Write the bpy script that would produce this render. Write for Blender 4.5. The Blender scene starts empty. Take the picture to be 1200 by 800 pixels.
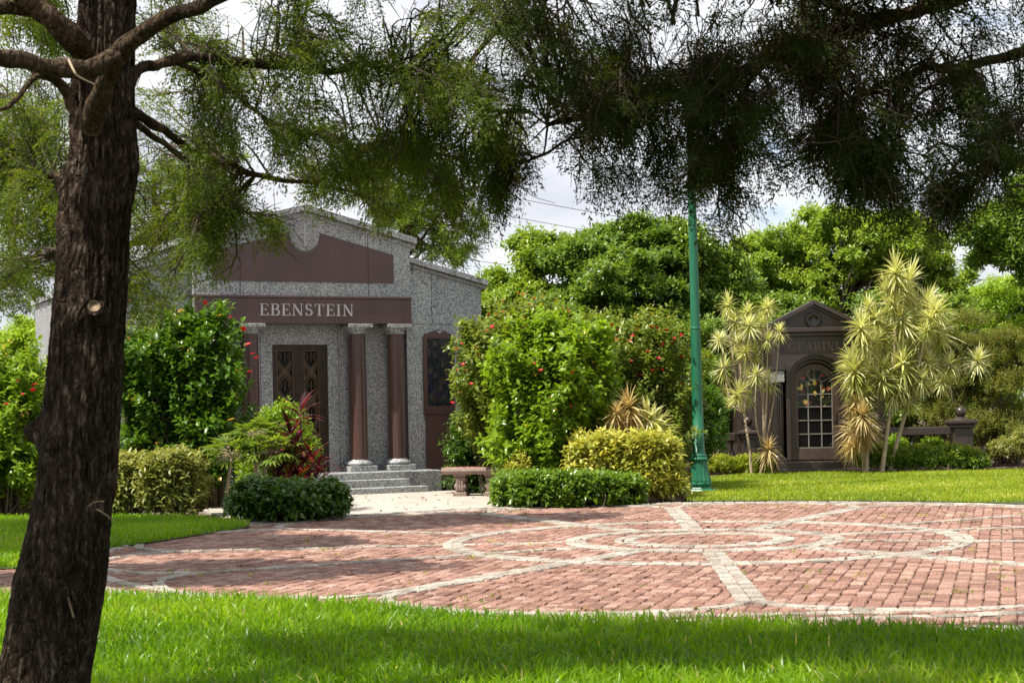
import bpy, math, random
import numpy as np

# ------------------------------------------------------------------ camera, sky, sun, exposure
SC = bpy.context.scene
COL = SC.collection
rad = math.radians
F_PX, CAM_H, ROLL, HORIZON = 1939.0, 1.44, rad(1.1), 477.0

cam_d = bpy.data.cameras.new('camera')
cam = bpy.data.objects.new('camera', cam_d)
COL.objects.link(cam)
cam.location = (0, 0, CAM_H)
from mathutils import Matrix, Vector
cam.rotation_euler = (Matrix.Rotation(rad(90), 3, 'X') @ Matrix.Rotation(-ROLL, 3, 'Z')).to_euler()
cam_d.sensor_fit = 'HORIZONTAL'
cam_d.sensor_width = 36
cam_d.lens = F_PX / 1200 * 36
cam_d.shift_y = 77 / 1200
cam_d.clip_start = 0.1
cam_d.clip_end = 2000
cam_d.dof.use_dof = True
cam_d.dof.focus_distance = 25
cam_d.dof.aperture_fstop = 9
SC.camera = cam

SUN_DIR = Vector((-0.85, -0.52, 0))
SUN_EL = rad(60)
SUN_DIR.normalize()
to_sun = Vector((SUN_DIR.x * math.cos(SUN_EL), SUN_DIR.y * math.cos(SUN_EL), math.sin(SUN_EL)))
sl = bpy.data.lights.new('sun', 'SUN')
sl.energy = 5.0
sl.angle = rad(0.53)
sl.color = (1.0, 0.93, 0.82)
so = bpy.data.objects.new('sun', sl)
COL.objects.link(so)
so.rotation_euler = to_sun.to_track_quat('Z', 'Y').to_euler()

world = bpy.data.worlds.new('World')
SC.world = world
world.use_nodes = True
wn, wl = world.node_tree.nodes, world.node_tree.links
wn.clear()
w_out = wn.new('ShaderNodeOutputWorld')
w_bg = wn.new('ShaderNodeBackground')
w_bg.inputs['Strength'].default_value = 0.1
sky = wn.new('ShaderNodeTexSky')
sky.sky_type = 'NISHITA'
sky.sun_disc = False
sky.sun_elevation = SUN_EL
sky.sun_rotation = math.atan2(to_sun.x, to_sun.y)
tc = wn.new('ShaderNodeTexCoord')
mp = wn.new('ShaderNodeMapping')
mp.inputs['Scale'].default_value = (1.0, 1.0, 2.6)
mp.inputs['Location'].default_value = (0.33, 0.1, 0.15)
n1 = wn.new('ShaderNodeTexNoise')
n1.inputs['Scale'].default_value = 4.2
n1.inputs['Detail'].default_value = 7
n1.inputs['Roughness'].default_value = 0.55
n1.inputs['Distortion'].default_value = 0.5
r1 = wn.new('ShaderNodeValToRGB')
r1.color_ramp.elements[0].position = 0.36
r1.color_ramp.elements[0].color = (0, 0, 0, 1)
r1.color_ramp.elements[1].position = 0.46
r1.color_ramp.elements[1].color = (1, 1, 1, 1)
n2 = wn.new('ShaderNodeTexNoise')
n2.inputs['Scale'].default_value = 6.0
n2.inputs['Detail'].default_value = 5
r2 = wn.new('ShaderNodeValToRGB')
r2.color_ramp.elements[0].position = 0.36
r2.color_ramp.elements[0].color = (4.3, 4.5, 5.0, 1)
r2.color_ramp.elements[1].position = 0.56
r2.color_ramp.elements[1].color = (6.6, 6.7, 7.0, 1)
mx = wn.new('ShaderNodeMixRGB')
wl.new(tc.outputs['Generated'], mp.inputs['Vector'])
wl.new(mp.outputs['Vector'], n1.inputs['Vector'])
wl.new(mp.outputs['Vector'], n2.inputs['Vector'])
wl.new(n1.outputs['Fac'], r1.inputs['Fac'])
wl.new(n2.outputs['Fac'], r2.inputs['Fac'])
wl.new(r1.outputs['Color'], mx.inputs['Fac'])
wl.new(sky.outputs['Color'], mx.inputs['Color1'])
wl.new(r2.outputs['Color'], mx.inputs['Color2'])
wl.new(mx.outputs['Color'], w_bg.inputs['Color'])
wl.new(w_bg.outputs['Background'], w_out.inputs['Surface'])

SC.render.engine = 'CYCLES'
SC.view_settings.view_transform = 'Standard'
SC.view_settings.look = 'None'
SC.view_settings.gamma = 1
SC.view_settings.use_curve_mapping = False
SC.view_settings.exposure = 0.72
SC.cycles.use_denoising = True
SC.cycles.max_bounces = 8
SC.cycles.diffuse_bounces = 4
SC.cycles.transmission_bounces = 4
SC.cycles.transparent_max_bounces = 8
SC.cycles.sample_clamp_indirect = 6
SC.cycles.caustics_reflective = False
SC.cycles.caustics_refractive = False

# ------------------------------------------------------------------ helpers
rng = np.random.default_rng(11)
random.seed(5)
CR, SR = math.cos(ROLL), math.sin(ROLL)


def W(px, py, Y):
    """world point at depth Y that a photograph position belongs to (used to measure the place)"""
    u, v = px - 600, py - HORIZON
    return np.array(((u * CR - v * SR) / F_PX * Y, Y, CAM_H - (u * SR + v * CR) / F_PX * Y))


def G(px, py):
    u, v = px - 600, py - HORIZON
    y = u * SR + v * CR
    d = F_PX * CAM_H / y
    return np.array(((u * CR - v * SR) / F_PX * d, d))


def nrm(a):
    return a / np.maximum(np.linalg.norm(a, axis=-1, keepdims=True), 1e-9)


_tab = np.random.default_rng(3).random((32, 32, 32)).astype(np.float32)


def vnoise(P):
    P = np.asarray(P, dtype=np.float64)
    i = np.floor(P).astype(int)
    f = P - i
    f = f * f * (3 - 2 * f)
    i &= 31
    j = (i + 1) & 31
    x0, y0, z0 = i.T
    x1, y1, z1 = j.T
    fx, fy, fz = f.T
    a = _tab[x0, y0, z0] * (1 - fx) + _tab[x1, y0, z0] * fx
    b = _tab[x0, y1, z0] * (1 - fx) + _tab[x1, y1, z0] * fx
    c = _tab[x0, y0, z1] * (1 - fx) + _tab[x1, y0, z1] * fx
    d = _tab[x0, y1, z1] * (1 - fx) + _tab[x1, y1, z1] * fx
    return (a * (1 - fy) + b * fy) * (1 - fz) + (c * (1 - fy) + d * fy) * fz


def fbm(P, o=3):
    s, a, t = 0, 1, 0
    P = np.asarray(P, dtype=np.float64)
    for k in range(o):
        s = s + a * vnoise(P * 2 ** k + k * 7.3)
        t += a
        a *= .5
    return s / t


def tag(o, label=None, cat=None, group=None, kind=None):
    if label: o['label'] = label
    if cat: o['category'] = cat
    if group: o['group'] = group
    if kind: o['kind'] = kind
    return o


def empty(name, loc=(0, 0, 0), rz=0, label=None, cat=None, group=None):
    o = bpy.data.objects.new(name, None)
    COL.objects.link(o)
    o.location = loc
    o.rotation_euler = (0, 0, rz)
    o.empty_display_size = .2
    return tag(o, label, cat, group)


def link(name, me, mat=None, parent=None, loc=None):
    o = bpy.data.objects.new(name, me)
    COL.objects.link(o)
    if mat is not None and not me.materials:
        me.materials.append(mat)
    if parent is not None: o.parent = parent
    if loc is not None: o.location = loc
    return o


def np_mesh(name, V, F, rnd=None, smooth=True):
    V = np.ascontiguousarray(V, dtype=np.float32)
    F = np.ascontiguousarray(F, dtype=np.int32)
    me = bpy.data.meshes.new(name)
    k = F.shape[1]
    me.vertices.add(len(V))
    me.vertices.foreach_set('co', V.ravel())
    me.loops.add(F.size)
    me.loops.foreach_set('vertex_index', F.ravel())
    me.polygons.add(len(F))
    me.polygons.foreach_set('loop_start', np.arange(0, F.size, k, dtype=np.int32))
    if rnd is not None:
        at = me.attributes.new('rnd', 'FLOAT', 'POINT')
        at.data.foreach_set('value', np.ascontiguousarray(rnd, dtype=np.float32))
    me.update(calc_edges=True)
    if not smooth: me.shade_flat()
    return me


class MB:
    """collects simple solids and builds them as one mesh"""

    def __init__(s):
        s.v, s.f, s.sm = [], [], []

    def add(s, vs, fs, smooth=False):
        b = len(s.v)
        s.v += [tuple(map(float, p)) for p in vs]
        s.f += [tuple(i + b for i in f) for f in fs]
        s.sm += [smooth] * len(fs)

    def box(s, x0, x1, y0, y1, z0, z1, ch=0.0):
        if ch <= 0:
            vs = [(x, y, z) for z in (z0, z1) for y in (y0, y1) for x in (x0, x1)]
            s.add(vs, [(0, 2, 3, 1), (4, 5, 7, 6), (0, 1, 5, 4), (2, 6, 7, 3), (0, 4, 6, 2), (1, 3, 7, 5)])
        else:
            c = ch
            rings = []
            for z, i in ((z0, c), (z0 + c, 0), (z1 - c, 0), (z1, c)):
                X0, X1, Y0, Y1 = x0 + i, x1 - i, y0 + i, y1 - i
                j = c * .6
                if i: j = 0.3 * c
                rings.append([(X0 + j, Y0, z), (X1 - j, Y0, z), (X1, Y0 + j, z), (X1, Y1 - j, z), (X1 - j, Y1, z), (X0 + j, Y1, z), (X0, Y1 - j, z), (X0, Y0 + j, z)])
            vs = sum(rings, [])
            fs = [tuple(reversed(range(8))), tuple(range(24, 32))]
            for r in range(3):
                for k in range(8):
                    fs.append((r * 8 + k, r * 8 + (k + 1) % 8, r * 8 + 8 + (k + 1) % 8, r * 8 + 8 + k))
            s.add(vs, fs)

    def prism_xz(s, poly, y0, y1, smooth=False):
        """polygon in x-z (counter-clockwise seen from -y) extruded along y"""
        n = len(poly)
        vs = [(x, y0, z) for x, z in poly] + [(x, y1, z) for x, z in poly]
        fs = [tuple(range(n)), tuple(reversed(range(n, 2 * n)))]
        fs += [(i, i + n, (i + 1) % n + n, (i + 1) % n) for i in range(n)]
        s.add(vs, fs, smooth)

    def prism_xy(s, poly, z0, z1):
        n = len(poly)
        vs = [(x, y, z0) for x, y in poly] + [(x, y, z1) for x, y in poly]
        fs = [tuple(reversed(range(n))), tuple(range(n, 2 * n))]
        fs += [(i, (i + 1) % n, (i + 1) % n + n, i + n) for i in range(n)]
        s.add(vs, fs)

    def lathe(s, prof, cx=0, cy=0, n=28, smooth=True):
        vs, fs = [], []
        for r, z in prof:
            for k in range(n):
                a = 2 * math.pi * k / n
                vs.append((cx + r * math.cos(a), cy + r * math.sin(a), z))
        for i in range(len(prof) - 1):
            for k in range(n):
                fs.append((i * n + k, i * n + (k + 1) % n, (i + 1) * n + (k + 1) % n, (i + 1) * n + k))
        s.add(vs, fs, smooth)
        b = len(vs)
        s.add([vs[k] for k in range(n)], [tuple(reversed(range(n)))])
        s.add([vs[b - n + k] for k in range(n)], [tuple(range(n))])

    def tube(s, pts, radii, n=6):
        pts = np.asarray(pts, dtype=float)
        m = len(pts)
        if np.isscalar(radii): radii = [radii] * m
        T = np.gradient(pts, axis=0)
        T = nrm(T)
        up = np.array((0.31, 0.17, 0.93))
        vs, fs = [], []
        for i in range(m):
            a = np.cross(T[i], up)
            a /= max(np.linalg.norm(a), 1e-6)
            b = np.cross(T[i], a)
            for k in range(n):
                t = 2 * math.pi * k / n
                vs.append(pts[i] + radii[i] * (a * math.cos(t) + b * math.sin(t)))
        for i in range(m - 1):
            for k in range(n):
                fs.append((i * n + k, i * n + (k + 1) % n, (i + 1) * n + (k + 1) % n, (i + 1) * n + k))
        fs.append(tuple(range(n)))
        fs.append(tuple(reversed(range((m - 1) * n, m * n))))
        s.add(vs, fs, True)

    def sphere(s, c, r, n=14, sz=1.0):
        prof = [(max(r * math.sin(math.pi * i / n), 1e-4), c[2] - r * sz * math.cos(math.pi * i / n)) for i in range(n + 1)]
        s.lathe(prof, c[0], c[1], n * 2)

    def build(s, name, mat, parent=None, loc=None):
        me = bpy.data.meshes.new(name)
        me.from_pydata(s.v, [], s.f)
        me.polygons.foreach_set('use_smooth', s.sm)
        me.update()
        return link(name, me, mat, parent, loc)


def smooth_path(pts, n=6):
    """Catmull-Rom through the points"""
    P = np.asarray(pts, dtype=float)
    P = np.vstack([2 * P[0] - P[1], P, 2 * P[-1] - P[-2]])
    out = []
    for i in range(1, len(P) - 2):
        for k in range(n):
            t = k / n
            out.append(.5 * ((2 * P[i]) + (-P[i - 1] + P[i + 1]) * t + (2 * P[i - 1] - 5 * P[i] + 4 * P[i + 1] - P[i + 2]) * t * t
                             + (-P[i - 1] + 3 * P[i] - 3 * P[i + 1] + P[i + 2]) * t ** 3))
    out.append(P[-2])
    return np.array(out)


class Tubes:
    """many thin tubes as one fast numpy mesh (three or more sides)"""

    def __init__(s, n=4):
        s.n, s.V, s.F, s.b = n, [], [], 0

    def add(s, pts, r0, r1):
        P = np.asarray(pts, dtype=float)
        m, n = len(P), s.n
        T = nrm(np.gradient(P, axis=0))
        A = nrm(np.cross(T, np.array((0.31, 0.17, 0.93))))
        B = np.cross(T, A)
        r = np.linspace(r0, r1, m)[:, None, None]
        t = np.arange(n) * 2 * math.pi / n
        V = P[:, None, :] + r * (A[:, None, :] * np.cos(t)[None, :, None] + B[:, None, :] * np.sin(t)[None, :, None])
        i, k = np.meshgrid(np.arange(m - 1), np.arange(n), indexing='ij')
        i, k = i.ravel(), k.ravel()
        s.F.append(np.stack([i * n + k, i * n + (k + 1) % n, (i + 1) * n + (k + 1) % n, (i + 1) * n + k], 1) + s.b)
        s.V.append(V.reshape(-1, 3))
        s.b += m * n

    def build(s, name, mat, parent=None):
        return link(name, np_mesh(name, np.vstack(s.V), np.vstack(s.F)), mat, parent)


class Leaves:
    """many leaf blades as one numpy mesh of triangles"""

    def __init__(s):
        s.V, s.F, s.R, s.b = [], [], [], 0

    def raw(s, V, F, R):
        s.V.append(V); s.F.append(F + s.b); s.R.append(R); s.b += len(V)

    def blades(s, P, D, N, L, Wd, R, droop=.15, fold=.15, kind=4):
        n = len(P)
        D = nrm(D)
        S = nrm(np.cross(D, N))
        N = np.cross(S, D)
        L = np.broadcast_to(np.asarray(L, dtype=float), (n,))[:, None]
        Wd = np.broadcast_to(np.asarray(Wd, dtype=float), (n,))[:, None]
        tip = P + D * L - N * droop * L
        if kind == 4:
            l = P + D * L * .48 + S * Wd * .5 + N * fold * Wd
            r = P + D * L * .48 - S * Wd * .5 + N * fold * Wd
            V = np.stack([P, r, tip, l], 1)
            T = np.array([[0, 1, 2], [0, 2, 3]])
        else:
            l1 = P + D * L * .28 + S * Wd * .46 + N * fold * Wd
            r1 = P + D * L * .28 - S * Wd * .46 + N * fold * Wd
            c = P + D * L * .55 - N * droop * L * .2
            l2 = P + D * L * .66 + S * Wd * .40 + N * (fold * Wd - droop * L * .4)
            r2 = P + D * L * .66 - S * Wd * .40 + N * (fold * Wd - droop * L * .4)
            V = np.stack([P, r1, r2, tip, l2, l1, c], 1)
            T = np.array([[0, 1, 6], [1, 2, 6], [2, 3, 6], [3, 4, 6], [4, 5, 6], [5, 0, 6]])
        k = V.shape[1]
        F = (np.arange(n) * k)[:, None, None] + T[None]
        s.raw(V.reshape(-1, 3), F.reshape(-1, 3), np.repeat(R, k))

    def build(s, name, mat, parent=None):
        return link(name, np_mesh(name, np.vstack(s.V), np.vstack(s.F), np.concatenate(s.R)), mat, parent)


# ------------------------------------------------------------------ materials
def new_mat(name):
    m = bpy.data.materials.new(name)
    m.use_nodes = True
    nt = m.node_tree
    b = nt.nodes['Principled BSDF']
    return m, nt.nodes, nt.links, b


def ramp(n, stops, const=False):
    r = n.new('ShaderNodeValToRGB')
    e = r.color_ramp.elements
    while len(e) < len(stops): e.new(0.5)
    for i, (p, c) in enumerate(stops):
        e[i].position = p
        e[i].color = (*c, 1)
    if const: r.color_ramp.interpolation = 'CONSTANT'
    return r


def texnoise(n, l, scale, detail=4, rough=.55, vec=None, stretch=None):
    t = n.new('ShaderNodeTexNoise')
    t.inputs['Scale'].default_value = scale
    t.inputs['Detail'].default_value = detail
    t.inputs['Roughness'].default_value = rough
    c = n.new('ShaderNodeTexCoord')
    src = c.outputs['Object']
    if stretch:
        mpp = n.new('ShaderNodeMapping')
        mpp.inputs['Scale'].default_value = stretch
        l.new(src, mpp.inputs['Vector'])
        src = mpp.outputs['Vector']
    l.new(src, t.inputs['Vector'])
    return t


def bump(n, l, b, height, strength=.4, dist=.02):
    bp = n.new('ShaderNodeBump')
    bp.inputs['Strength'].default_value = strength
    bp.inputs['Distance'].default_value = dist
    l.new(height, bp.inputs['Height'])
    l.new(bp.outputs['Normal'], b.inputs['Normal'])
    return bp


def leaf_mat(name, stops, transl=.35, rough=.42, tint=(1.25, 1.2, .55), spec=.5, gain=1.45):
    stops = [(p, tuple(min(.8, v * gain) for v in c)) for p, c in stops]
    transl = min(.6, transl * 1.2)
    m, n, l, b = new_mat(name)
    at = n.new('ShaderNodeAttribute')
    at.attribute_name = 'rnd'
    r = ramp(n, stops)
    l.new(at.outputs['Fac'], r.inputs['Fac'])
    l.new(r.outputs['Color'], b.inputs['Base Color'])
    b.inputs['Roughness'].default_value = rough
    b.inputs['Specular IOR Level'].default_value = spec
    t = n.new('ShaderNodeBsdfTranslucent')
    mu = n.new('ShaderNodeMixRGB')
    mu.blend_type = 'MULTIPLY'
    mu.inputs['Fac'].default_value = 1
    mu.inputs['Color2'].default_value = (*tint, 1)
    l.new(r.outputs['Color'], mu.inputs['Color1'])
    l.new(mu.outputs['Color'], t.inputs['Color'])
    ms = n.new('ShaderNodeMixShader')
    ms.inputs['Fac'].default_value = transl
    l.new(b.outputs['BSDF'], ms.inputs[1])
    l.new(t.outputs['BSDF'], ms.inputs[2])
    l.new(ms.outputs['Shader'], n['Material Output'].inputs['Surface'])
    return m


def granite_mat(name, cols, scale, rough=.35, mott=.0, bumpy=.0):
    m, n, l, b = new_mat(name)
    c = n.new('ShaderNodeTexCoord')
    nz = n.new('ShaderNodeTexNoise')
    nz.inputs['Scale'].default_value = scale * 1.3
    nz.inputs['Detail'].default_value = 2
    l.new(c.outputs['Object'], nz.inputs['Vector'])
    ad = n.new('ShaderNodeMixRGB')
    ad.blend_type = 'ADD'
    ad.inputs['Fac'].default_value = min(.035, 1.2 / scale)
    l.new(c.outputs['Object'], ad.inputs['Color1'])
    l.new(nz.outputs['Color'], ad.inputs['Color2'])
    v = n.new('ShaderNodeTexVoronoi')
    v.inputs['Scale'].default_value = scale
    l.new(ad.outputs['Color'], v.inputs['Vector'])
    sp = n.new('ShaderNodeSeparateColor')
    l.new(v.outputs['Color'], sp.inputs['Color'])
    r = ramp(n, cols, True)
    l.new(sp.outputs[0], r.inputs['Fac'])
    big = n.new('ShaderNodeTexNoise')
    big.inputs['Scale'].default_value = 1.6
    big.inputs['Detail'].default_value = 6
    bmp_ = n.new('ShaderNodeMapping')
    bmp_.inputs['Scale'].default_value = (1.3, 1.3, .4)
    l.new(c.outputs['Object'], bmp_.inputs['Vector'])
    l.new(bmp_.outputs['Vector'], big.inputs['Vector'])
    br = ramp(n, [(.3, (.72, .72, .72)), (.7, (1.12, 1.12, 1.12))])
    l.new(big.outputs['Fac'], br.inputs['Fac'])
    mu = n.new('ShaderNodeMixRGB')
    mu.blend_type = 'MULTIPLY'
    mu.inputs['Fac'].default_value = mott if mott else .6
    l.new(r.outputs['Color'], mu.inputs['Color1'])
    l.new(br.outputs['Color'], mu.inputs['Color2'])
    l.new(mu.outputs['Color'], b.inputs['Base Color'])
    b.inputs['Roughness'].default_value = rough
    if bumpy: bump(n, l, b, v.outputs['Distance'], bumpy, .01)
    return m


def plain_mat(name, col, rough=.5, metal=0.0, var=.25, scale=6, bmp=0.0, bscale=40):
    m, n, l, b = new_mat(name)
    t = texnoise(n, l, scale, 5)
    c = np.array(col)
    r = ramp(n, [(.3, tuple(c * (1 - var))), (.7, tuple(c * (1 + var)))])
    l.new(t.outputs['Fac'], r.inputs['Fac'])
    l.new(r.outputs['Color'], b.inputs['Base Color'])
    b.inputs['Roughness'].default_value = rough
    b.inputs['Metallic'].default_value = metal
    if bmp:
        t2 = texnoise(n, l, bscale, 4)
        bump(n, l, b, t2.outputs['Fac'], bmp, .01)
    return m


M = {}
M['granite'] = granite_mat('speckled_granite', [(0, (.065, .069, .074)), (.20, (.17, .18, .185)), (.42, (.33, .34, .34)), (.72, (.55, .55, .54))], 92, .42, .85)
M['granite_lit'] = M['granite']
M['redstone'] = granite_mat('polished_red_granite', [(0, (.062, .030, .025)), (.3, (.088, .044, .036)), (.6, (.115, .060, .050)), (.85, (.06, .033, .028))], 150, .34, .9)
M['darkstone'] = granite_mat('dark_brown_granite', [(0, (.030, .020, .017)), (.35, (.052, .037, .031)), (.7, (.075, .053, .044)), (.9, (.032, .025, .022))], 110, .34, .9)
M['polished'] = granite_mat('polished_dark_granite', [(0, (.02, .016, .015)), (.4, (.035, .028, .026)), (.8, (.06, .05, .045))], 120, .08, .6)
M['capstone'] = granite_mat('pale_capital_granite', [(0, (.16, .16, .165)), (.4, (.3, .3, .3)), (.7, (.42, .42, .41))], 60, .4, .6)
M['letter'] = plain_mat('frosted_letter', (.42, .40, .41), .6, var=.1)
M['letter_dark'] = plain_mat('carved_letter', (.16, .125, .11), .7, var=.2)
M['joint'] = plain_mat('joint', (.05, .045, .045), .9)
M['bronze'] = plain_mat('dark_bronze', (.036, .023, .015), .38, .55, .3, 9)
M['bronze_trim'] = plain_mat('worn_bronze_trim', (.085, .056, .031), .5, .45, .3, 14)
M['frame_dark'] = plain_mat('brown_door_frame', (.085, .058, .045), .42, .2, .25, 9)
M['grille_glass'] = plain_mat('dark_glass', (.006, .006, .007), .22, 0, .4, 5)
M['grille_glass'].node_tree.nodes['Principled BSDF'].inputs['Specular IOR Level'].default_value = .15
M['muntin'] = plain_mat('pale_muntin', (.20, .185, .165), .5, 0, .2)
M['concrete'] = plain_mat('pale_concrete', (.40, .365, .32), .85, 0, .16, 2.2, .3, 90)
M['benchstone'] = plain_mat('cast_stone', (.245, .175, .15), .85, 0, .22, 14, .4, 70)
M['petal_fall'] = plain_mat('fallen_petals', (.62, .10, .10), .7, 0, .3, 60)
M['wire'] = plain_mat('wire', (.03, .03, .032), .6)
M['iron'] = plain_mat('dark_iron', (.03, .03, .033), .45, .4)


def pole_mat():
    m, n, l, b = new_mat('green_enamel')
    t = texnoise(n, l, 3, 6, .6, stretch=(3, 3, .6))
    r = ramp(n, [(.3, (.008, .105, .050)), (.55, (.011, .132, .064)), (.8, (.022, .165, .085))])
    l.new(t.outputs['Fac'], r.inputs['Fac'])
    l.new(r.outputs['Color'], b.inputs['Base Color'])
    b.inputs['Roughness'].default_value = .38
    return m


M['green'] = pole_mat()


def bark_mat(name, dark, mid, lite, bs=.9, plate=7.0):
    m, n, l, b = new_mat(name)
    t = texnoise(n, l, 20, 8, .7, stretch=(2.0, 2.0, .62))
    t2 = texnoise(n, l, 3.6, 5, .6, stretch=(1, 1, .6))
    c = n.new('ShaderNodeTexCoord')
    mp_ = n.new('ShaderNodeMapping')
    mp_.inputs['Scale'].default_value = (5.2, 5.2, 1.15)
    wob = n.new('ShaderNodeTexNoise')
    wob.inputs['Scale'].default_value = 9
    wob.inputs['Detail'].default_value = 4
    mxx = n.new('ShaderNodeMixRGB')
    mxx.blend_type = 'ADD'
    mxx.inputs['Fac'].default_value = .085
    l.new(c.outputs['Object'], wob.inputs['Vector'])
    l.new(c.outputs['Object'], mxx.inputs['Color1'])
    l.new(wob.outputs['Color'], mxx.inputs['Color2'])
    l.new(mxx.outputs['Color'], mp_.inputs['Vector'])
    v = n.new('ShaderNodeTexVoronoi')
    v.feature = 'DISTANCE_TO_EDGE'
    v.inputs['Scale'].default_value = plate
    l.new(mp_.outputs['Vector'], v.inputs['Vector'])
    cr = ramp(n, [(0, (0, 0, 0)), (.10, (.55, .55, .55)), (.30, (1, 1, 1))])
    l.new(v.outputs['Distance'], cr.inputs['Fac'])
    r = ramp(n, [(.34, dark), (.52, mid), (.72, lite)])
    l.new(t.outputs['Fac'], r.inputs['Fac'])
    r2 = ramp(n, [(.35, (.42, .38, .32)), (.55, (1.0, .98, .95)), (.68, (1.7, 1.72, 1.72))])
    l.new(t2.outputs['Fac'], r2.inputs['Fac'])
    mu = n.new('ShaderNodeMixRGB')
    mu.blend_type = 'MULTIPLY'
    mu.inputs['Fac'].default_value = 1
    l.new(r.outputs['Color'], mu.inputs['Color1'])
    l.new(r2.outputs['Color'], mu.inputs['Color2'])
    l.new(mu.outputs['Color'], b.inputs['Base Color'])
    b.inputs['Roughness'].default_value = .95
    b.inputs['Specular IOR Level'].default_value = .12
    ad = n.new('ShaderNodeMath')
    ad.operation = 'MULTIPLY_ADD'
    ad.inputs[1].default_value = .9
    l.new(t.outputs['Fac'], ad.inputs[0])
    l.new(cr.outputs['Color'], ad.inputs[2])
    bump(n, l, b, ad.outputs[0], bs, .03)
    return m


M['bark'] = bark_mat('cedar_bark', (.016, .0105, .006), (.052, .036, .024), (.24, .20, .16), 1.0)
M['limb'] = bark_mat('limb_bark', (.028, .019, .011), (.085, .06, .037), (.18, .135, .09), .8)
M['twig'] = plain_mat('twig_bark', (.085, .06, .042), .9, 0, .35, 8)
M['graybark'] = bark_mat('grey_bark', (.12, .105, .085), (.23, .205, .17), (.36, .33, .28), .5)
M['cane'] = plain_mat('pale_cane', (.40, .315, .21), .8, 0, .25, 9)
M['cut'] = plain_mat('cut_wood', (.20, .145, .085), .9, 0, .5, 45)
M['stem'] = plain_mat('shrub_stem', (.15, .11, .075), .9, 0, .3, 9)

M['cedar_shade_tone'] = leaf_mat('shaded_cedar_leaf', [(0, (.018, .024, .005)), (.5, (.036, .054, .009)), (.85, (.065, .090, .014)), (1, (.09, .06, .02))], .4, .65, (1.25, 1.25, .4), .2, 1.1)  # darker copy of the cedar leaf; shade on these boughs put into colour
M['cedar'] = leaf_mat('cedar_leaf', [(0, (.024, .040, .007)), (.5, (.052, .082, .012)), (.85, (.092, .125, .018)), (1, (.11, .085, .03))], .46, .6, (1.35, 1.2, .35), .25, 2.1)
M['hibiscus'] = leaf_mat('hibiscus_leaf', [(0, (.026, .072, .006)), (.5, (.058, .125, .009)), (.9, (.11, .19, .015)), (.985, (.15, .22, .02)), (1, (.4, .22, .03))], .34, .30)
M['lime'] = leaf_mat('lime_leaf', [(0, (.06, .12, .008)), (.5, (.125, .20, .013)), (.93, (.20, .28, .025)), (.985, (.25, .29, .03)), (1, (.42, .28, .04))], .40, .28, gain=1.65)
M['jatropha'] = leaf_mat('jatropha_leaf', [(0, (.05, .08, .012)), (.5, (.11, .15, .022)), (.9, (.18, .21, .04)), (1, (.26, .16, .04))], .36, .36, gain=1.65)
M['varieg'] = leaf_mat('variegated_leaf', [(0, (.09, .125, .014)), (.35, (.22, .25, .032)), (.7, (.42, .39, .075)), (1, (.60, .53, .19))], .34, .38, (1.15, 1.1, .6))
M['varieg_dull'] = leaf_mat('olive_variegated_leaf', [(0, (.055, .08, .014)), (.4, (.14, .165, .032)), (.8, (.28, .28, .075)), (1, (.44, .40, .16))], .34, .38, (1.15, 1.1, .6))
M['lowdark'] = leaf_mat('dark_hedge_leaf', [(0, (.02, .05, .008)), (.5, (.044, .092, .013)), (.9, (.08, .14, .022)), (1, (.12, .18, .03))], .3, .26)
M['lowlight'] = leaf_mat('light_hedge_leaf', [(0, (.04, .085, .010)), (.5, (.09, .16, .016)), (.9, (.16, .23, .028)), (1, (.21, .27, .04))], .34, .26)
M['golden'] = leaf_mat('golden_leaf', [(0, (.07, .12, .010)), (.5, (.17, .22, .016)), (1, (.42, .40, .03))], .36, .3)
M['ti_red'] = leaf_mat('cordyline_leaf', [(0, (.03, .008, .010)), (.4, (.085, .014, .020)), (.75, (.19, .032, .042)), (.92, (.26, .09, .04)), (1, (.40, .16, .02))], .3, .25, (1.3, .7, .6), gain=1)
M['umbrella'] = leaf_mat('fan_leaf', [(0, (.05, .10, .014)), (.5, (.105, .165, .022)), (1, (.21, .26, .04))], .36, .3)
M['spiky'] = leaf_mat('striped_strap_leaf', [(0, (.17, .20, .04)), (.4, (.40, .40, .14)), (.75, (.60, .585, .31)), (1, (.68, .63, .42))], .34, .42, (1.1, 1.08, .65))
M['spiky_dry'] = leaf_mat('bronzed_strap_leaf', [(0, (.19, .13, .055)), (.5, (.36, .27, .12)), (1, (.52, .45, .23))], .34, .45, (1.1, 1.0, .65))
M['grass'] = leaf_mat('lawn_blade', [(0, (.052, .125, .003)), (.5, (.105, .205, .006)), (.9, (.175, .28, .012)), (.97, (.24, .30, .03)), (1, (.36, .30, .13))], .48, .36, (1.25, 1.2, .45), gain=1.65)
M['grass_far'] = leaf_mat('far_lawn_blade', [(0, (.085, .13, .008)), (.5, (.16, .215, .014)), (.9, (.23, .275, .022)), (1, (.36, .33, .11))], .46, .45, (1.2, 1.15, .5), gain=1.9)
M['tree_a'] = leaf_mat('broad_tree_leaf', [(0, (.03, .065, .007)), (.5, (.070, .115, .017)), (.9, (.135, .18, .03)), (1, (.18, .23, .035))], .36, .34, gain=2.2)
M['tree_b'] = leaf_mat('glossy_tree_leaf', [(0, (.055, .095, .008)), (.5, (.110, .158, .021)), (.9, (.19, .24, .036)), (1, (.22, .27, .04))], .38, .3, gain=2.2)
M['tree_c'] = leaf_mat('feathery_tree_leaf', [(0, (.06, .11, .010)), (.5, (.13, .20, .018)), (1, (.24, .29, .03))], .4, .42, gain=2.2)
M['olive'] = leaf_mat('olive_shrub_leaf', [(0, (.04, .055, .012)), (.5, (.10, .12, .024)), (.85, (.18, .175, .04)), (1, (.28, .14, .05))], .36, .45, gain=1.8)
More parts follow.
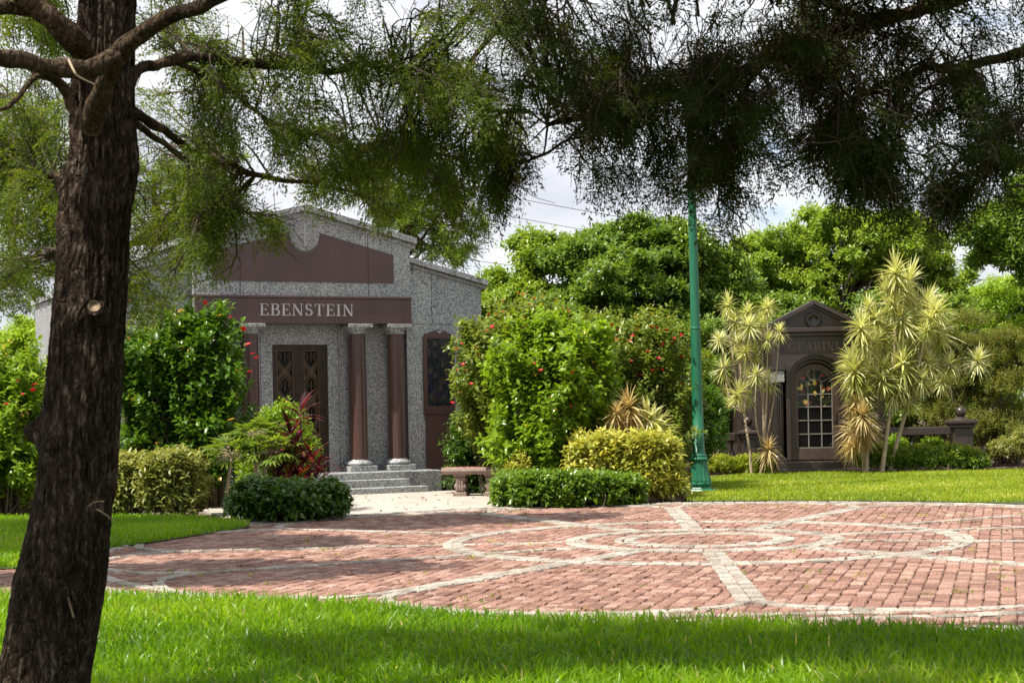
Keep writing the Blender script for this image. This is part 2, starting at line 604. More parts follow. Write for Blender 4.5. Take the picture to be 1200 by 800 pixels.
M['pine'] = leaf_mat('pine_needle', [(0, (.05, .085, .014)), (.5, (.11, .165, .022)), (1, (.19, .25, .04))], .4, .45, gain=2.0)
M['flower'] = leaf_mat('red_petal', [(0, (.62, .022, .03)), (1, (.78, .06, .06))], .3, .5, (1.1, .8, .8), gain=1)
M['flower_deep'] = leaf_mat('crimson_petal', [(0, (.42, .006, .016)), (1, (.58, .015, .03))], .3, .5, (1.1, .8, .8), gain=1)


def paver_mat(name, stops, bs=.5):
    m, n, l, b = new_mat(name)
    at = n.new('ShaderNodeAttribute')
    at.attribute_name = 'rnd'
    r = ramp(n, stops)
    l.new(at.outputs['Fac'], r.inputs['Fac'])
    t = texnoise(n, l, 55, 5, .65)
    t2 = texnoise(n, l, .9, 5, .6)
    r1_ = ramp(n, [(.36, (.55, .52, .50)), (.64, (1.28, 1.27, 1.25))])
    r2_ = ramp(n, [(.3, (.80, .79, .78)), (.7, (1.12, 1.12, 1.12))])
    l.new(t.outputs['Fac'], r1_.inputs['Fac'])
    l.new(t2.outputs['Fac'], r2_.inputs['Fac'])
    a = n.new('ShaderNodeMixRGB'); a.blend_type = 'MULTIPLY'; a.inputs['Fac'].default_value = 1
    c = n.new('ShaderNodeMixRGB'); c.blend_type = 'MULTIPLY'; c.inputs['Fac'].default_value = 1
    l.new(r.outputs['Color'], a.inputs['Color1']); l.new(r1_.outputs['Color'], a.inputs['Color2'])
    l.new(a.outputs['Color'], c.inputs['Color1']); l.new(r2_.outputs['Color'], c.inputs['Color2'])
    l.new(c.outputs['Color'], b.inputs['Base Color'])
    b.inputs['Roughness'].default_value = .85
    bump(n, l, b, t.outputs['Fac'], bs, .012)
    return m


M['brick'] = paver_mat('red_paver', [(0, (.185, .092, .068)), (.3, (.255, .136, .102)), (.7, (.315, .178, .136)), (1, (.39, .26, .21))])
M['cream'] = paver_mat('cream_paver', [(0, (.25, .225, .19)), (.5, (.355, .32, .275)), (1, (.45, .415, .365))])


def ground_mat(name, c0, c1, c2, scale, bs=.6):
    m, n, l, b = new_mat(name)
    t = texnoise(n, l, scale, 8, .7)
    r = ramp(n, [(.33, c0), (.5, c1), (.68, c2)])
    l.new(t.outputs['Fac'], r.inputs['Fac'])
    l.new(r.outputs['Color'], b.inputs['Base Color'])
    b.inputs['Roughness'].default_value = .95
    bump(n, l, b, t.outputs['Fac'], bs, .05)
    return m


M['soil'] = ground_mat('mulch', (.045, .026, .016), (.10, .056, .036), (.17, .095, .062), 22)
M['turf'] = ground_mat('turf_soil', (.03, .045, .012), (.05, .08, .018), (.075, .11, .026), 30)
M['sand'] = ground_mat('joint_sand', (.09, .066, .05), (.15, .112, .085), (.15, .15, .06), 9)

# ------------------------------------------------------------------ ground, plaza, lawns
PC = np.array((2.0, 17.5))           # centre of the round plaza


def sheet(name, poly, z, mat, kind='structure'):
    b = MB()
    b.add([(x, y, z) for x, y in poly], [tuple(range(len(poly)))])
    o = b.build(name, mat)
    return tag(o, kind=kind)


sheet('ground', [(-600, -60), (600, -60), (600, 1200), (-600, 1200)], -.05, M['soil'])
sheet('plaza_bed', [(-14, 7), (16, 7), (16, 24.6), (-14, 24.6)], -.022, M['sand'])


def paver_blocks(cx, cy, ang, lx, ly, top, tilt=.006):
    n = len(cx)
    ca, sa = np.cos(ang), np.sin(ang)
    V = np.zeros((n, 12, 3))
    sgn = np.array([(-1, -1), (1, -1), (1, 1), (-1, 1)])
    tx, ty = rng.normal(0, tilt, n), rng.normal(0, tilt, n)
    for ring, (ins, dz) in enumerate(((0, -.05), (0, -.010), (.010, 0))):
        for k in range(4):
            dx = sgn[k, 0] * (lx / 2 - ins) + rng.normal(0, .0036, n)
            dy = sgn[k, 1] * (ly / 2 - ins) + rng.normal(0, .0036, n)
            V[:, ring * 4 + k, 0] = cx + dx * ca - dy * sa
            V[:, ring * 4 + k, 1] = cy + dx * sa + dy * ca
            V[:, ring * 4 + k, 2] = top + dz + tx * dx + ty * dy
    T = []
    for r in range(2):
        for k in range(4):
            T.append([r * 4 + k, r * 4 + (k + 1) % 4, r * 4 + 4 + (k + 1) % 4, r * 4 + 4 + k])
    T.append([8, 9, 10, 11])
    F = (np.arange(n) * 12)[:, None, None] + np.array(T)[None]
    R = np.repeat(rng.random(n), 12)
    return V.reshape(-1, 3), F.reshape(-1, 4), R


th = rad(90 - 16.6)
UX, UY = np.array((math.cos(th), math.sin(th))), np.array((-math.sin(th), math.cos(th)))
LX, LY = .152, .114
ii, jj = np.meshgrid(np.arange(-110, 111), np.arange(-146, 147))
ii, jj = ii.ravel(), jj.ravel()
row_off = (jj % 2) * .5 + (np.sin(jj * 12.9898) * .08)
cx = PC[0] + UX[0] * (ii + row_off) * LX + UY[0] * jj * LY
cy = PC[1] + UX[1] * (ii + row_off) * LX + UY[1] * jj * LY
rr = np.hypot(cx - PC[0], cy - PC[1])
keep = (rr < 6.72) | ((cy < 18.0) & (cy > 8.6) & (np.abs(cx - 1) < 9.5))
cx, cy = cx[keep], cy[keep]
topz = rng.normal(0, .0036, len(cx)) + .007 * (fbm(np.stack([cx * .9, cy * .9, cx * 0], 1), 2) - .5)
V, F, R = paver_blocks(cx, cy, np.full(len(cx), th) + rng.normal(0, .020, len(cx)), LX - .007, LY - .007, topz, .011)
tag(link('paved_plaza', np_mesh('paved_plaza', V, F, R, False), M['brick']), kind='structure')

band_parts = []


def band(poly, rows=1, w=.108, ln=.15, z=.013):
    P = np.asarray(poly, dtype=float)
    seg = np.linalg.norm(np.diff(P, axis=0), axis=1)
    s = np.concatenate([[0], np.cumsum(seg)])
    n = max(2, int(s[-1] / ln))
    for r in range(rows):
        t = (np.arange(n) + .5) / n * s[-1]
        x, y = np.interp(t, s, P[:, 0]), np.interp(t, s, P[:, 1])
        x2, y2 = np.interp(t + .03, s, P[:, 0]), np.interp(t + .03, s, P[:, 1])
        x1, y1 = np.interp(t - .03, s, P[:, 0]), np.interp(t - .03, s, P[:, 1])
        a = np.arctan2(y2 - y1, x2 - x1)
        off = (r - (rows - 1) / 2) * (w + .006)
        x, y = x - np.sin(a) * off, y + np.cos(a) * off
        band_parts.append(paver_blocks(x, y, a, np.full(n, s[-1] / n - .008), np.full(n, w), z + rng.normal(0, .002, n), .004))


def ring(r, rows=1, a0=0, a1=360, **k):
    a = np.radians(np.linspace(a0, a1, 140))
    band(np.stack([PC[0] + r * np.cos(a), PC[1] + r * np.sin(a)], 1), rows, **k)


def polar(r, a):
    return PC + r * np.array((math.cos(rad(a)), math.sin(rad(a))))


ring(.84, 2)
ring(1.36, 2)
ring(2.66, 2)
ring(6.30, 1)
ring(6.60, 1)
SP = [(267, 2, 1.5), (237, 2, 1.5), (208, 1, 1.5), (182, 1, 1.5), (150, 1, 2.8), (116, 2, 1.5), (88, 2, 1.5), (61, 2, 1.5), (33, 1, 2.8), (13, 1, 1.5), (-17, 1, 1.5), (-54, 2, 1.5)]
for a, rows, r0 in SP:
    band([polar(r0, a), polar(5.55, a)], rows)
    for sg in (-1, 1):
        t = np.linspace(0, 1, 24)[:, None]
        p0, p1, p2 = polar(5.55, a + sg * .7), polar(6.15, a + sg * 2.2), polar(6.30, a + sg * 13)
        band((1 - t) ** 2 * p0 + 2 * t * (1 - t) * p1 + t * t * p2, 1)
# cream strip of the walk that leaves the plaza at the right front
for k in range(6):
    band([(2.7, 10.42 - k * .14), (9.0, 9.9 - k * .14)], 1, z=.008 + .0012 * k)
bV, bF, bR, b0 = [], [], [], 0
for V, F, R in band_parts:
    bV.append(V); bF.append(F + b0); bR.append(R); b0 += len(V)
tag(link('paving_bands', np_mesh('paving_bands', np.vstack(bV), np.vstack(bF), np.concatenate(bR), False), M['cream']), kind='structure')

# concrete walk from the plaza to the steps of the grey tomb
arc = [tuple(polar(6.68, a)) for a in np.linspace(103, 146, 14)]
b = MB()
b.prism_xy(arc[::-1] + [(0.9, 24.6), (0.6, 27.2), (-.2, 29.2), (-4.6, 27.4), (-4.6, 24.5)], -.04, .012)
tag(b.build('concrete_walk', M['concrete']), kind='structure')

NEAR_EDGE = np.array([(-8, 12.3), (-4.2, 12.6), (-3.15, 12.55), (-1.26, 11.75), (-.03, 10.75), (1.05, 10.33), (2.12, 10.05), (3.0, 9.62), (5, 9.0), (9, 8.2)])
sheet('near_lawn', [(9, 2), (-8, 2)][::-1] + [tuple(p) for p in NEAR_EDGE][::-1], .016, M['turf'])
LEFT_LAWN = [(-14, 15.6), (-4.74, 15.6), (-4.35, 17.75), (-3.95, 18.75), (-3.3, 20.75), (-3.62, 21.4), (-4.4, 22.3), (-5.6, 22.9), (-14, 23.4)]
sheet('left_lawn', LEFT_LAWN[::1], .014, M['turf'])
far_arc = [tuple(polar(6.74, a)) for a in np.linspace(24, 84, 16)]
FAR_LAWN = [(22, 20.0)] + far_arc + [(2.55, 24.4), (2.75, 26.5), (3.2, 27.6), (3.6, 31.4), (5.0, 33.0), (8.0, 32.6), (24, 32.4)]
sheet('far_lawn', FAR_LAWN, .015, M['turf'])


def in_poly(P, poly):
    poly = np.asarray(poly)
    x, y = P[:, 0], P[:, 1]
    c = np.zeros(len(P), bool)
    j = len(poly) - 1
    for i in range(len(poly)):
        xi, yi = poly[i]
        xj, yj = poly[j]
        m = ((yi > y) != (yj > y)) & (x < (xj - xi) * (y - yi) / (yj - yi + 1e-12) + xi)
        c ^= m
        j = i
    return c


def grass(name, P, h, w, mat, lean=.45):
    n = len(P)
    a = rng.random(n) * 2 * math.pi
    d = np.stack([np.cos(a), np.sin(a)], 1)
    patch = fbm(np.concatenate([P * .9, np.zeros((n, 1))], 1), 3)
    H = h * (.55 + .9 * rng.random(n)) * (.75 + .5 * patch)
    ln = lean * (rng.random(n) ** .8) * 1.3
    a2 = rng.random(n) * math.pi
    sd = np.stack([np.cos(a2), np.sin(a2)], 1)
    ww = w * (.7 + .6 * rng.random(n))
    V = np.zeros((n, 7, 3))
    for k, (t, f) in enumerate(((0, .8), (.42, 1.0), (.76, .75))):
        off = d * (ln * H * t ** 1.8)[:, None]
        for q, sg in enumerate((-1, 1)):
            V[:, k * 2 + q, :2] = P + off + sd * (sg * ww * f / 2)[:, None]
            V[:, k * 2 + q, 2] = .008 + H * (t - .22 * ln * t * t)
    V[:, 6, :2] = P + d * (ln * H)[:, None]
    V[:, 6, 2] = .008 + H * (1 - .32 * ln)
    T = np.array([[0, 1, 3], [0, 3, 2], [2, 3, 5], [2, 5, 4], [4, 5, 6]])
    F = (np.arange(n) * 7)[:, None, None] + T[None]
    R = np.clip(.5 * rng.random(n) + 1.0 * (patch - .5) + .28, 0, .96)
    R[rng.random(n) < .012 + .05 * np.clip(patch - .62, 0, 1)] = 1.0
    me = np_mesh(name, V.reshape(-1, 3), F.reshape(-1, 3), np.repeat(R, 7))
    return tag(link(name, me, mat), kind='stuff')


def scatter(n, x0, x1, y0, y1):
    return np.stack([rng.uniform(x0, x1, n), rng.uniform(y0, y1, n)], 1)


P = scatter(150000, -5.2, 5.4, 7.4, 12.7)
edge = np.interp(P[:, 0], NEAR_EDGE[:, 0], NEAR_EDGE[:, 1]) + rng.normal(0, .035, len(P)) + .10 * (fbm(np.concatenate([P * 2.5, P[:, :1] * 0], 1)) - .5)
P = P[(P[:, 1] < edge) & (np.abs(P[:, 0]) < P[:, 1] * .34 + .4)]
o = grass('near_grass', P, .130, .0115, M['grass'], .75)
tag(o, 'long bright green lawn blades along the bottom of the picture', 'grass')
P = scatter(90000, 1.8, 11.5, 22.6, 33.0)
P = P[in_poly(P, FAR_LAWN)]
o = grass('far_grass', P, .06, .014, M['grass_far'], .7)
tag(o, 'sunlit clipped lawn beyond the plaza in front of the brown tomb', 'grass')
P = scatter(70000, -9.5, -3.0, 15.4, 23.4)
P = P[in_poly(P, LEFT_LAWN)]
o = grass('side_grass', P, .085, .012, M['grass'], .65)
tag(o, 'green lawn strip on the left between the plaza and the hedges', 'grass')
# moss and weeds in the joints
P = scatter(420, -4, 8.5, 10.4, 23)
q = fbm(np.concatenate([P * .8, P[:, :1] * 0 + 3], 1))
P = P[q > .55]
P = np.repeat(P, 9, 0) + rng.normal(0, .022, (len(P) * 9, 2))
o = grass('joint_weeds', P, .022, .008, M['golden'], .9)
tag(o, 'tiny yellow green weeds growing in the paver joints', 'weeds')

Lv = Leaves()
P2 = np.vstack([scatter(170, -4.5, 8.5, 10.8, 24), scatter(60, -3, 0.6, 22.5, 27.5), scatter(60, 2.4, 9, 24, 32)])
n_ = len(P2)
a_ = rng.random(n_) * 6.28
Lv.blades(np.concatenate([P2, np.full((n_, 1), .022) + rng.random((n_, 1)) * .012], 1), np.stack([np.cos(a_), np.sin(a_), rng.normal(0, .15, n_)], 1), nrm(np.stack([rng.normal(0, .3, n_), rng.normal(0, .3, n_), np.ones(n_)], 1)), rng.uniform(.04, .085, n_), .035, rng.random(n_), .25, .2, 7)
M['litter'] = leaf_mat('dead_leaf', [(0, (.10, .055, .025)), (.6, (.22, .13, .05)), (1, (.33, .22, .09))], .2, .7, gain=1)
tag(Lv.build('fallen_leaves', M['litter']), 'dry brown leaves scattered over the paving and the far lawn', 'fallen leaves', kind='stuff')

# ------------------------------------------------------------------ lettering
def arc_strip(cx, cy, rx, ry, a0, a1, w0, w1, n=14, wmid=None):
    out = []
    for i in range(n):
        q = []
        for t in (i / n, (i + 1) / n):
            a = rad(a0 + (a1 - a0) * t)
            w = w0 + (w1 - w0) * t if wmid is None else (w0 * (1 - t) + w1 * t) * (1 - math.sin(math.pi * t)) + wmid * math.sin(math.pi * t)
            q.append(((cx + (rx - w / 2) * math.cos(a), cy + (ry - w / 2) * math.sin(a)), (cx + (rx + w / 2) * math.cos(a), cy + (ry + w / 2) * math.sin(a))))
        out.append([q[0][0], q[0][1], q[1][1], q[1][0]])
    return out


def bar(x0, y0, x1, y1):
    return [(x0, y0), (x1, y0), (x1, y1), (x0, y1)]


def diag(x0, y0, x1, y1, w):
    return [(x0 - w / 2, y0), (x0 + w / 2, y0), (x1 + w / 2, y1), (x1 - w / 2, y1)]


def glyph(c):
    th_, sf = .13, .05
    if c == 'E':
        return .66, [bar(.1, 0, .23, 1), bar(0, 0, .1, sf), bar(0, .95, .1, 1), bar(.23, .95, .6, 1), bar(.55, .78, .6, .95), bar(.23, .48, .46, .53), bar(.43, .41, .48, .6), bar(.23, 0, .64, sf), bar(.58, sf, .64, .24)]
    if c == 'B':
        return .68, [bar(.1, 0, .23, 1), bar(0, 0, .1, sf), bar(0, .95, .1, 1), bar(.23, .95, .36, 1), bar(.23, .5, .38, .55), bar(.23, 0, .38, sf)] + \
            arc_strip(.36, .755, .2, .222, -90, 90, .05, .05, wmid=.13) + arc_strip(.38, .265, .24, .24, -90, 90, .05, .05, wmid=.14)
    if c == 'N':
        return .84, [bar(.1, sf, .15, .95), bar(.66, 0, .71, .95), bar(0, 0, .26, sf), bar(.56, .95, .82, 1), bar(0, .95, .12, 1), diag(.12, 1, .66, 0, .15)]
    if c == 'S':
        return .56, arc_strip(.27, .745, .19, .23, 35, 262, .045, .13, 16) + arc_strip(.28, .265, .21, .24, 85, -145, .13, .045, 16) + [bar(.40, .78, .44, .98), bar(.05, .03, .09, .25)]
    if c == 'T':
        return .74, [bar(.3, 0, .43, .95), bar(.2, 0, .3, sf), bar(.43, 0, .53, sf), bar(.02, .95, .71, 1), bar(.02, .76, .07, .95), bar(.66, .76, .71, .95)]
    if c == 'I':
        return .36, [bar(.1, 0, .23, 1), bar(0, 0, .1, sf), bar(.23, 0, .33, sf), bar(0, .95, .1, 1), bar(.23, .95, .33, 1)]
    if c == 'G':
        return .84, arc_strip(.42, .5, .36, .47, 42, 318, .05, .05, 26, .13) + [bar(.60, .06, .73, .42), bar(.5, .40, .82, .45), bar(.66, .72, .71, .96)]
    if c == 'U':
        return .82, [bar(.1, .3, .23, .95), bar(0, .95, .33, 1), bar(.62, .3, .67, .95), bar(.52, .95, .78, 1)] + arc_strip(.405, .3, .24, .26, 180, 360, .13, .05, 16)
    if c == 'A':
        return .86, [diag(.12, sf, .42, 1, .05), diag(.68, sf, .42, 1, .14), bar(.2, .30, .6, .35), bar(0, 0, .24, sf), bar(.56, 0, .82, sf)]
    if c == 'R':
        return .78, [bar(.1, 0, .23, 1), bar(0, 0, .1, sf), bar(.23, 0, .33, sf), bar(0, .95, .1, 1), bar(.23, .95, .36, 1), bar(.23, .49, .36, .54), diag(.42, .5, .68, 0, .14), bar(.66, 0, .78, sf)] + \
            arc_strip(.36, .745, .22, .23, -90, 90, .05, .05, wmid=.13)
    return .4, []


def inscription(text, h, gap, width, xc, z0, y_face, depth, mat, parent):
    tot = sum(glyph(c)[0] for c in text) + gap * (len(text) - 1)
    sx = width / tot
    x = xc - width / 2
    for c in text:
        wd, polys = glyph(c)
        b = MB()
        for i, p in enumerate(polys):
            area = sum(p[k][0] * p[(k + 1) % len(p)][1] - p[(k + 1) % len(p)][0] * p[k][1] for k in range(len(p)))
            if area < 0: p = p[::-1]
            b.prism_xz([(x + u * sx, z0 + v * h) for u, v in p], y_face - depth - .0003 * i, y_face + .002)
        if polys: b.build('letter', mat, parent)
        x += (wd + gap) * sx


# ------------------------------------------------------------------ grey granite tomb
A1 = rad(26)


def facade_origin(pl, pr, a, Yc):
    rl = W(*pl, 1.0)[0]
    rr_ = W(*pr, 1.0)[0]
    c, s = math.cos(a), math.sin(a)
    w = (rr_ - rl) * Yc / (2 * c - (rr_ + rl) * s)
    return rr_ * (Yc + w * s) - w * c, w


X1, HW = facade_origin((228, 342), (482, 351), A1, 28.8)
tomb = empty('mausoleum', (X1, 28.8, 0), A1, 'grey speckled granite tomb with red granite columns and a lintel lettered EBENSTEIN', 'mausoleum', None)
FL = .36
EX = 3.47          # half width with the wings
b = MB()           # walls
b.box(-HW - .0, -.50, .42, 6.5, FL, 3.0)
b.box(.525, HW, .42, 6.5, FL, 3.0)
b.box(-.50, .525, .42, 6.5, 2.615, 3.0)
b.prism_xz([(-HW, 3.0), (HW, 3.0), (HW, 4.36), (0.0, 4.86), (-HW, 4.36)], .036, 6.5)
for sg in (-1, 1):
    p = [(sg * HW, 0), (sg * EX, 0), (sg * EX, 3.66), (sg * HW, 4.06)]
    if sg < 0: p = p[::-1]
    b.prism_xz(p, .25, 6.45)
b.build('wall', M['granite'], tomb)
b = MB()
b.box(-.50, .525, .9, .95, FL, 2.615)
b.build('vestibule_back', M['grille_glass'], tomb)
# joints of the granite slabs
for q in ((-1.176, -1.168, .030, .05, 3.46, 4.55), (1.168, 1.176, .030, .05, 3.46, 4.55), (HW + .01, EX - .005, .246, .26, 2.97, 2.979),
          (.72, .727, .416, .43, FL, 2.97), (-.72, -.713, .416, .43, FL, 2.97), (HW + .5, HW + .508, .246, .26, 2.98, 3.95), (2.95, EX - .005, .246, .26, 1.60, 1.608)):
    b = MB()
    b.box(*q)
    b.build('slab_joint', M['joint'], tomb)
# roof slabs
b = MB()
for sg in (-1, 1):
    p = [(0, 4.88), (sg * (HW + .1), 4.36), (sg * (HW + .1), 4.46), (0, 4.98)]
    b.prism_xz(p if sg < 0 else p[::-1], .3, 6.6)
    p = [(sg * HW, 4.07), (sg * (EX + .06), 3.66), (sg * (EX + .06), 3.76), (sg * HW, 4.17)]
    b.prism_xz(p if sg < 0 else p[::-1], .4, 6.6)
b.build('roof', M['granite'], tomb)
# raking cornices, two stepped courses
for sg in (-1, 1):
    b = MB()
    for z0, z1, pr in ((-.185, -.115, .015), (-.105, -.0, -.075)):
        p = [(0, 5.03 + z0), (sg * (HW + .10), 4.50 + z0), (sg * (HW + .10), 4.50 + z1), (0, 5.03 + z1)]
        b.prism_xz(p if sg < 0 else p[::-1], pr, .34)
    p = [(0, 4.915), (sg * (HW + .08), 4.385), (sg * (HW + .08), 4.397), (0, 4.927)]
    b.prism_xz(p if sg < 0 else p[::-1], .03, .3)
    b.build('pediment_cornice', M['granite'], tomb)
    b = MB()
    for z0, z1, pr in ((-.165, -.105, .215), (-.095, 0, .13)):
        p = [(sg * HW, 4.19 + z0), (sg * (EX + .10), 3.79 + z0), (sg * (EX + .10), 3.79 + z1), (sg * HW, 4.19 + z1)]
        b.prism_xz(p if sg < 0 else p[::-1], pr, .6)
    b.build('wing_cornice', M['granite'], tomb)
b = MB()
b.box(HW + .02, HW + .14, .20, .26, 3.955, 3.995)
b.build('vent_block', M['redstone'], tomb)
# lintel
lint = MB()
lint.box(-HW, HW, 0, .425, 2.965, 3.40, .006)
lint.box(-HW - .012, HW + .012, -.016, .43, 3.403, 3.445, .006)
lint = lint.build('lintel', M['redstone'], tomb)
inscription('EBENSTEIN', .205, .13, 1.72, .015, 3.10, 0, .008, M['letter'], lint)
# pediment panel: three slabs of red stone with a bite for the medallion
CZ, CRR = 4.50, .285


def top_z(x): return 4.62 - abs(x) * .258


def panel(x0, x1):
    b = MB()
    n = 40
    for i in range(n):
        a, c = x0 + (x1 - x0) * i / n, x0 + (x1 - x0) * (i + 1) / n
        def tz(x):
            if abs(x) < CRR:
                return min(top_z(x), CZ - math.sqrt(max(CRR ** 2 - x * x, 0)))
            return top_z(x)
        q = [(a, 3.69), (c, 3.69), (c, tz(c)), (a, tz(a))]
        b.prism_xz(q, .018, .05)
    b.build('pediment_panel', M['redstone'], tomb)


panel(-1.655, -1.173); panel(-1.167, 1.167); panel(1.173, 1.655)
b = MB()
b.prism_xz([(.268 * math.cos(rad(t)), CZ + .268 * math.sin(rad(t))) for t in range(0, 360, 9)], .022, .05)
med = b.build('medallion', M['capstone'], tomb)
b = MB()
b.box(-.014, .014, .015, .03, CZ - .2, CZ + .2)
b.box(-.10, -.016, .0155, .03, CZ + .03, CZ + .055)
b.box(.016, .10, .0155, .03, CZ + .03, CZ + .055)
b.build('cross_relief', M['letter'], med)
# columns
for xc in (-1.73, -.975, .995, 1.735):
    yc = .20
    b = MB()
    prof = [(.160, FL + .19)]
    for k in range(9):
        t = k / 8
        prof.append((.160 - .012 * t + .006 * math.sin(math.pi * t), FL + .215 + (2.80 - FL - .215) * t))
    b.lathe(prof, xc, yc, 20, False)
    col = b.build('column', M['redstone'], tomb)
    b = MB()
    b.box(xc - .255, xc + .255, yc - .245, yc + .215, FL, FL + .095, .008)
    b.lathe([(.20, FL + .096), (.232, FL + .11), (.243, FL + .135), (.232, FL + .16), (.19, FL + .178), (.172, FL + .19), (.168, FL + .205)], xc, yc, 30)
    b.build('base', M['granite'], col)
    b = MB()
    b.lathe([(.152, 2.79), (.17, 2.80), (.172, 2.82), (.155, 2.83), (.19, 2.865), (.215, 2.89), (.22, 2.90)], xc, yc, 30)
    b.box(xc - .225, xc + .225, yc - .235, yc + .215, 2.90, 2.962, .006)
    b.build('capital', M['granite'], col)
# steps, landing and cheek block
b = MB()
b.box(-1.9, 1.55, -.50, .9, FL - .12, FL - .002, .008)
b.build('step', M['granite'], tomb)
b = MB()
b.box(-1.9, 1.548, -.80, -.502, -.04, .238, .008)
b.build('step', M['granite'], tomb)
b = MB()
b.box(-1.9, 1.78, -1.10, -.802, -.04, .112, .008)
b.build('step', M['granite'], tomb)
for sg in (-1, 1):
    b = MB()
    x0, x1 = sorted((sg * 1.552, sg * 2.28))
    b.box(x0, x1, -.50, .42, -.04, FL - .004, .01)
    b.build('plinth', M['granite'], tomb)
# double door
for sg, xa, xb in ((-1, -.498, .0115), (1, .0135, .523)):
    b = MB()
    y0 = .47
    px0, px1 = (xa + .085, xb - .115) if sg < 0 else (xa + .075, xb - .155)
    z0, z1 = FL, 2.612
    gz0, gz1 = .97, 2.52
    b.box(xa, px0, y0, y0 + .06, z0, z1)
    b.box(px1, xb, y0, y0 + .06, z0, z1)
    b.box(px0, px1, y0 + .002, y0 + .058, z0, gz0)
    b.box(px0, px1, y0 + .002, y0 + .058, gz1, z1)
    b.box(px0 + .04, px1 - .04, y0 - .008, y0 + .01, FL + .12, gz0 - .12, .006)
    leafd = b.build('door', M['bronze'], tomb)
    b = MB()
    b.box(px0, px1, y0 + .046, y0 + .052, gz0, gz1)
    b.build('pane', M['grille_glass'], leafd)
    b = MB()
    w = .018
    for q in ((px0, px0 + w, gz0, gz1), (px1 - w, px1, gz0, gz1), (px0 + w, px1 - w, gz1 - w, gz1), (px0 + w, px1 - w, gz0, gz0 + w)):
        b.box(q[0], q[1], y0 - .006, y0 + .03, q[2], q[3])
    b.build('grille_border', M['bronze_trim'], leafd)
    b = MB()
    gw = px1 - px0 - 2 * w
    xm = (px0 + px1) / 2
    lay = [0]

    def stick(xs, zs, xe, ze, wd=.016):
        lay[0] += 1
        d = np.array((xe - xs, ze - zs)); L_ = np.hypot(*d); d /= L_
        n_ = np.array((-d[1], d[0])) * wd / 2
        p = [(xs + n_[0], zs + n_[1]), (xs - n_[0], zs - n_[1]), (xe - n_[0], ze - n_[1]), (xe + n_[0], ze + n_[1])]
        ar = sum(p[k][0] * p[(k + 1) % 4][1] - p[(k + 1) % 4][0] * p[k][1] for k in range(4))
        if ar < 0: p = p[::-1]
        b.prism_xz(p, y0 + .004 + .0006 * lay[0] % .02, y0 + .034)

    X0_, X1_ = px0 + w, px1 - w
    span = (gz1 - gz0 - 2 * w) / 3
    for k in range(3):
        zb = gz0 + w + k * span
        h_ = span * .60
        for off in (-.10, -.055, .0, .055):
            za, ze = zb + off, zb + h_ + off
            for fl in (0, 1):
                p0 = [X0_, za, X1_, ze] if not fl else [X0_, ze, X1_, za]
                # clip to the cell
                x_s, z_s, x_e, z_e = p0
                lo, hi = gz0 + w, gz1 - w
                sl_ = (z_e - z_s) / (x_e - x_s)
                if min(z_s, z_e) < lo:
                    if z_s < z_e: x_s, z_s = x_s + (lo - z_s) / sl_, lo
                    else: x_e, z_e = x_e + (lo - z_e) / sl_, lo
                if max(z_s, z_e) > hi:
                    if z_s > z_e: x_s, z_s = x_s + (hi - z_s) / sl_, hi
                    else: x_e, z_e = x_e + (hi - z_e) / sl_, hi
                stick(x_s, z_s, x_e, z_e, .013 if off else .034)
        cz = zb + span * .80
        for xe, a0, a1 in ((X0_, -90, 90), (X1_, 90, 270)):
            for r_ in (.04, .075):
                pts = [(xe + r_ * math.cos(rad(t)), cz + r_ * math.sin(rad(t))) for t in np.linspace(a0, a1, 10)]
                for u in range(len(pts) - 1): stick(*pts[u], *pts[u + 1], .013)
        stick(xm, zb + span * .64, xm, zb + span * .96, .016)
    b.build('grille', M['bronze_trim'], leafd)
b = MB()
b.box(-.004, .012, .455, .468, 1.25, 1.55)
b.build('door_handle', M['bronze_trim'], tomb)
# stained window in a red stone frame on the right wing, and its apron
wx0, wx1 = 2.28, 2.895
wo0, wo1, wz0, wz1 = 2.356, 2.825, 1.49, 2.715
b = MB()
b.box(wx0, wo0, .215, .30, 1.372, 2.742)
b.box(wo1, wx1, .215, .30, 1.372, 2.742)
b.box(wo0, wo1, .217, .30, 1.372, wz0)
b.prism_xz([(wx0, 2.744), (wx1, 2.744), (wx1 - .05, 2.80), (2.60, 2.885), (wx0 + .05, 2.80)], .213, .30)
b.box(wo0, wo1, .217, .30, wz1, 2.742)
b.box(wx0 - .01, wx1 + .01, .195, .30, 1.345, 1.371)
win = b.build('window', M['redstone'], tomb)
b = MB()
b.prism_xz([(2.60 + .055 * math.cos(rad(t)), 2.862 + .045 * math.sin(rad(t))) for t in range(180, 361, 18)], .205, .30)
b.build('keystone', M['capstone'], win)


def stained_mat():
    m, n, l, bb = new_mat('stained_glass')
    c = n.new('ShaderNodeTexCoord')
    v = n.new('ShaderNodeTexVoronoi')
    v.inputs['Scale'].default_value = 13
    l.new(c.outputs['Object'], v.inputs['Vector'])
    s = n.new('ShaderNodeSeparateColor')
    l.new(v.outputs['Color'], s.inputs['Color'])
    r = ramp(n, [(0, (.012, .016, .022)), (.3, (.02, .03, .03)), (.5, (.045, .04, .03)), (.68, (.03, .02, .045)), (.84, (.07, .06, .05))], True)
    l.new(s.outputs[0], r.inputs['Fac'])
    l.new(r.outputs['Color'], bb.inputs['Base Color'])
    bb.inputs['Roughness'].default_value = .15
    return m


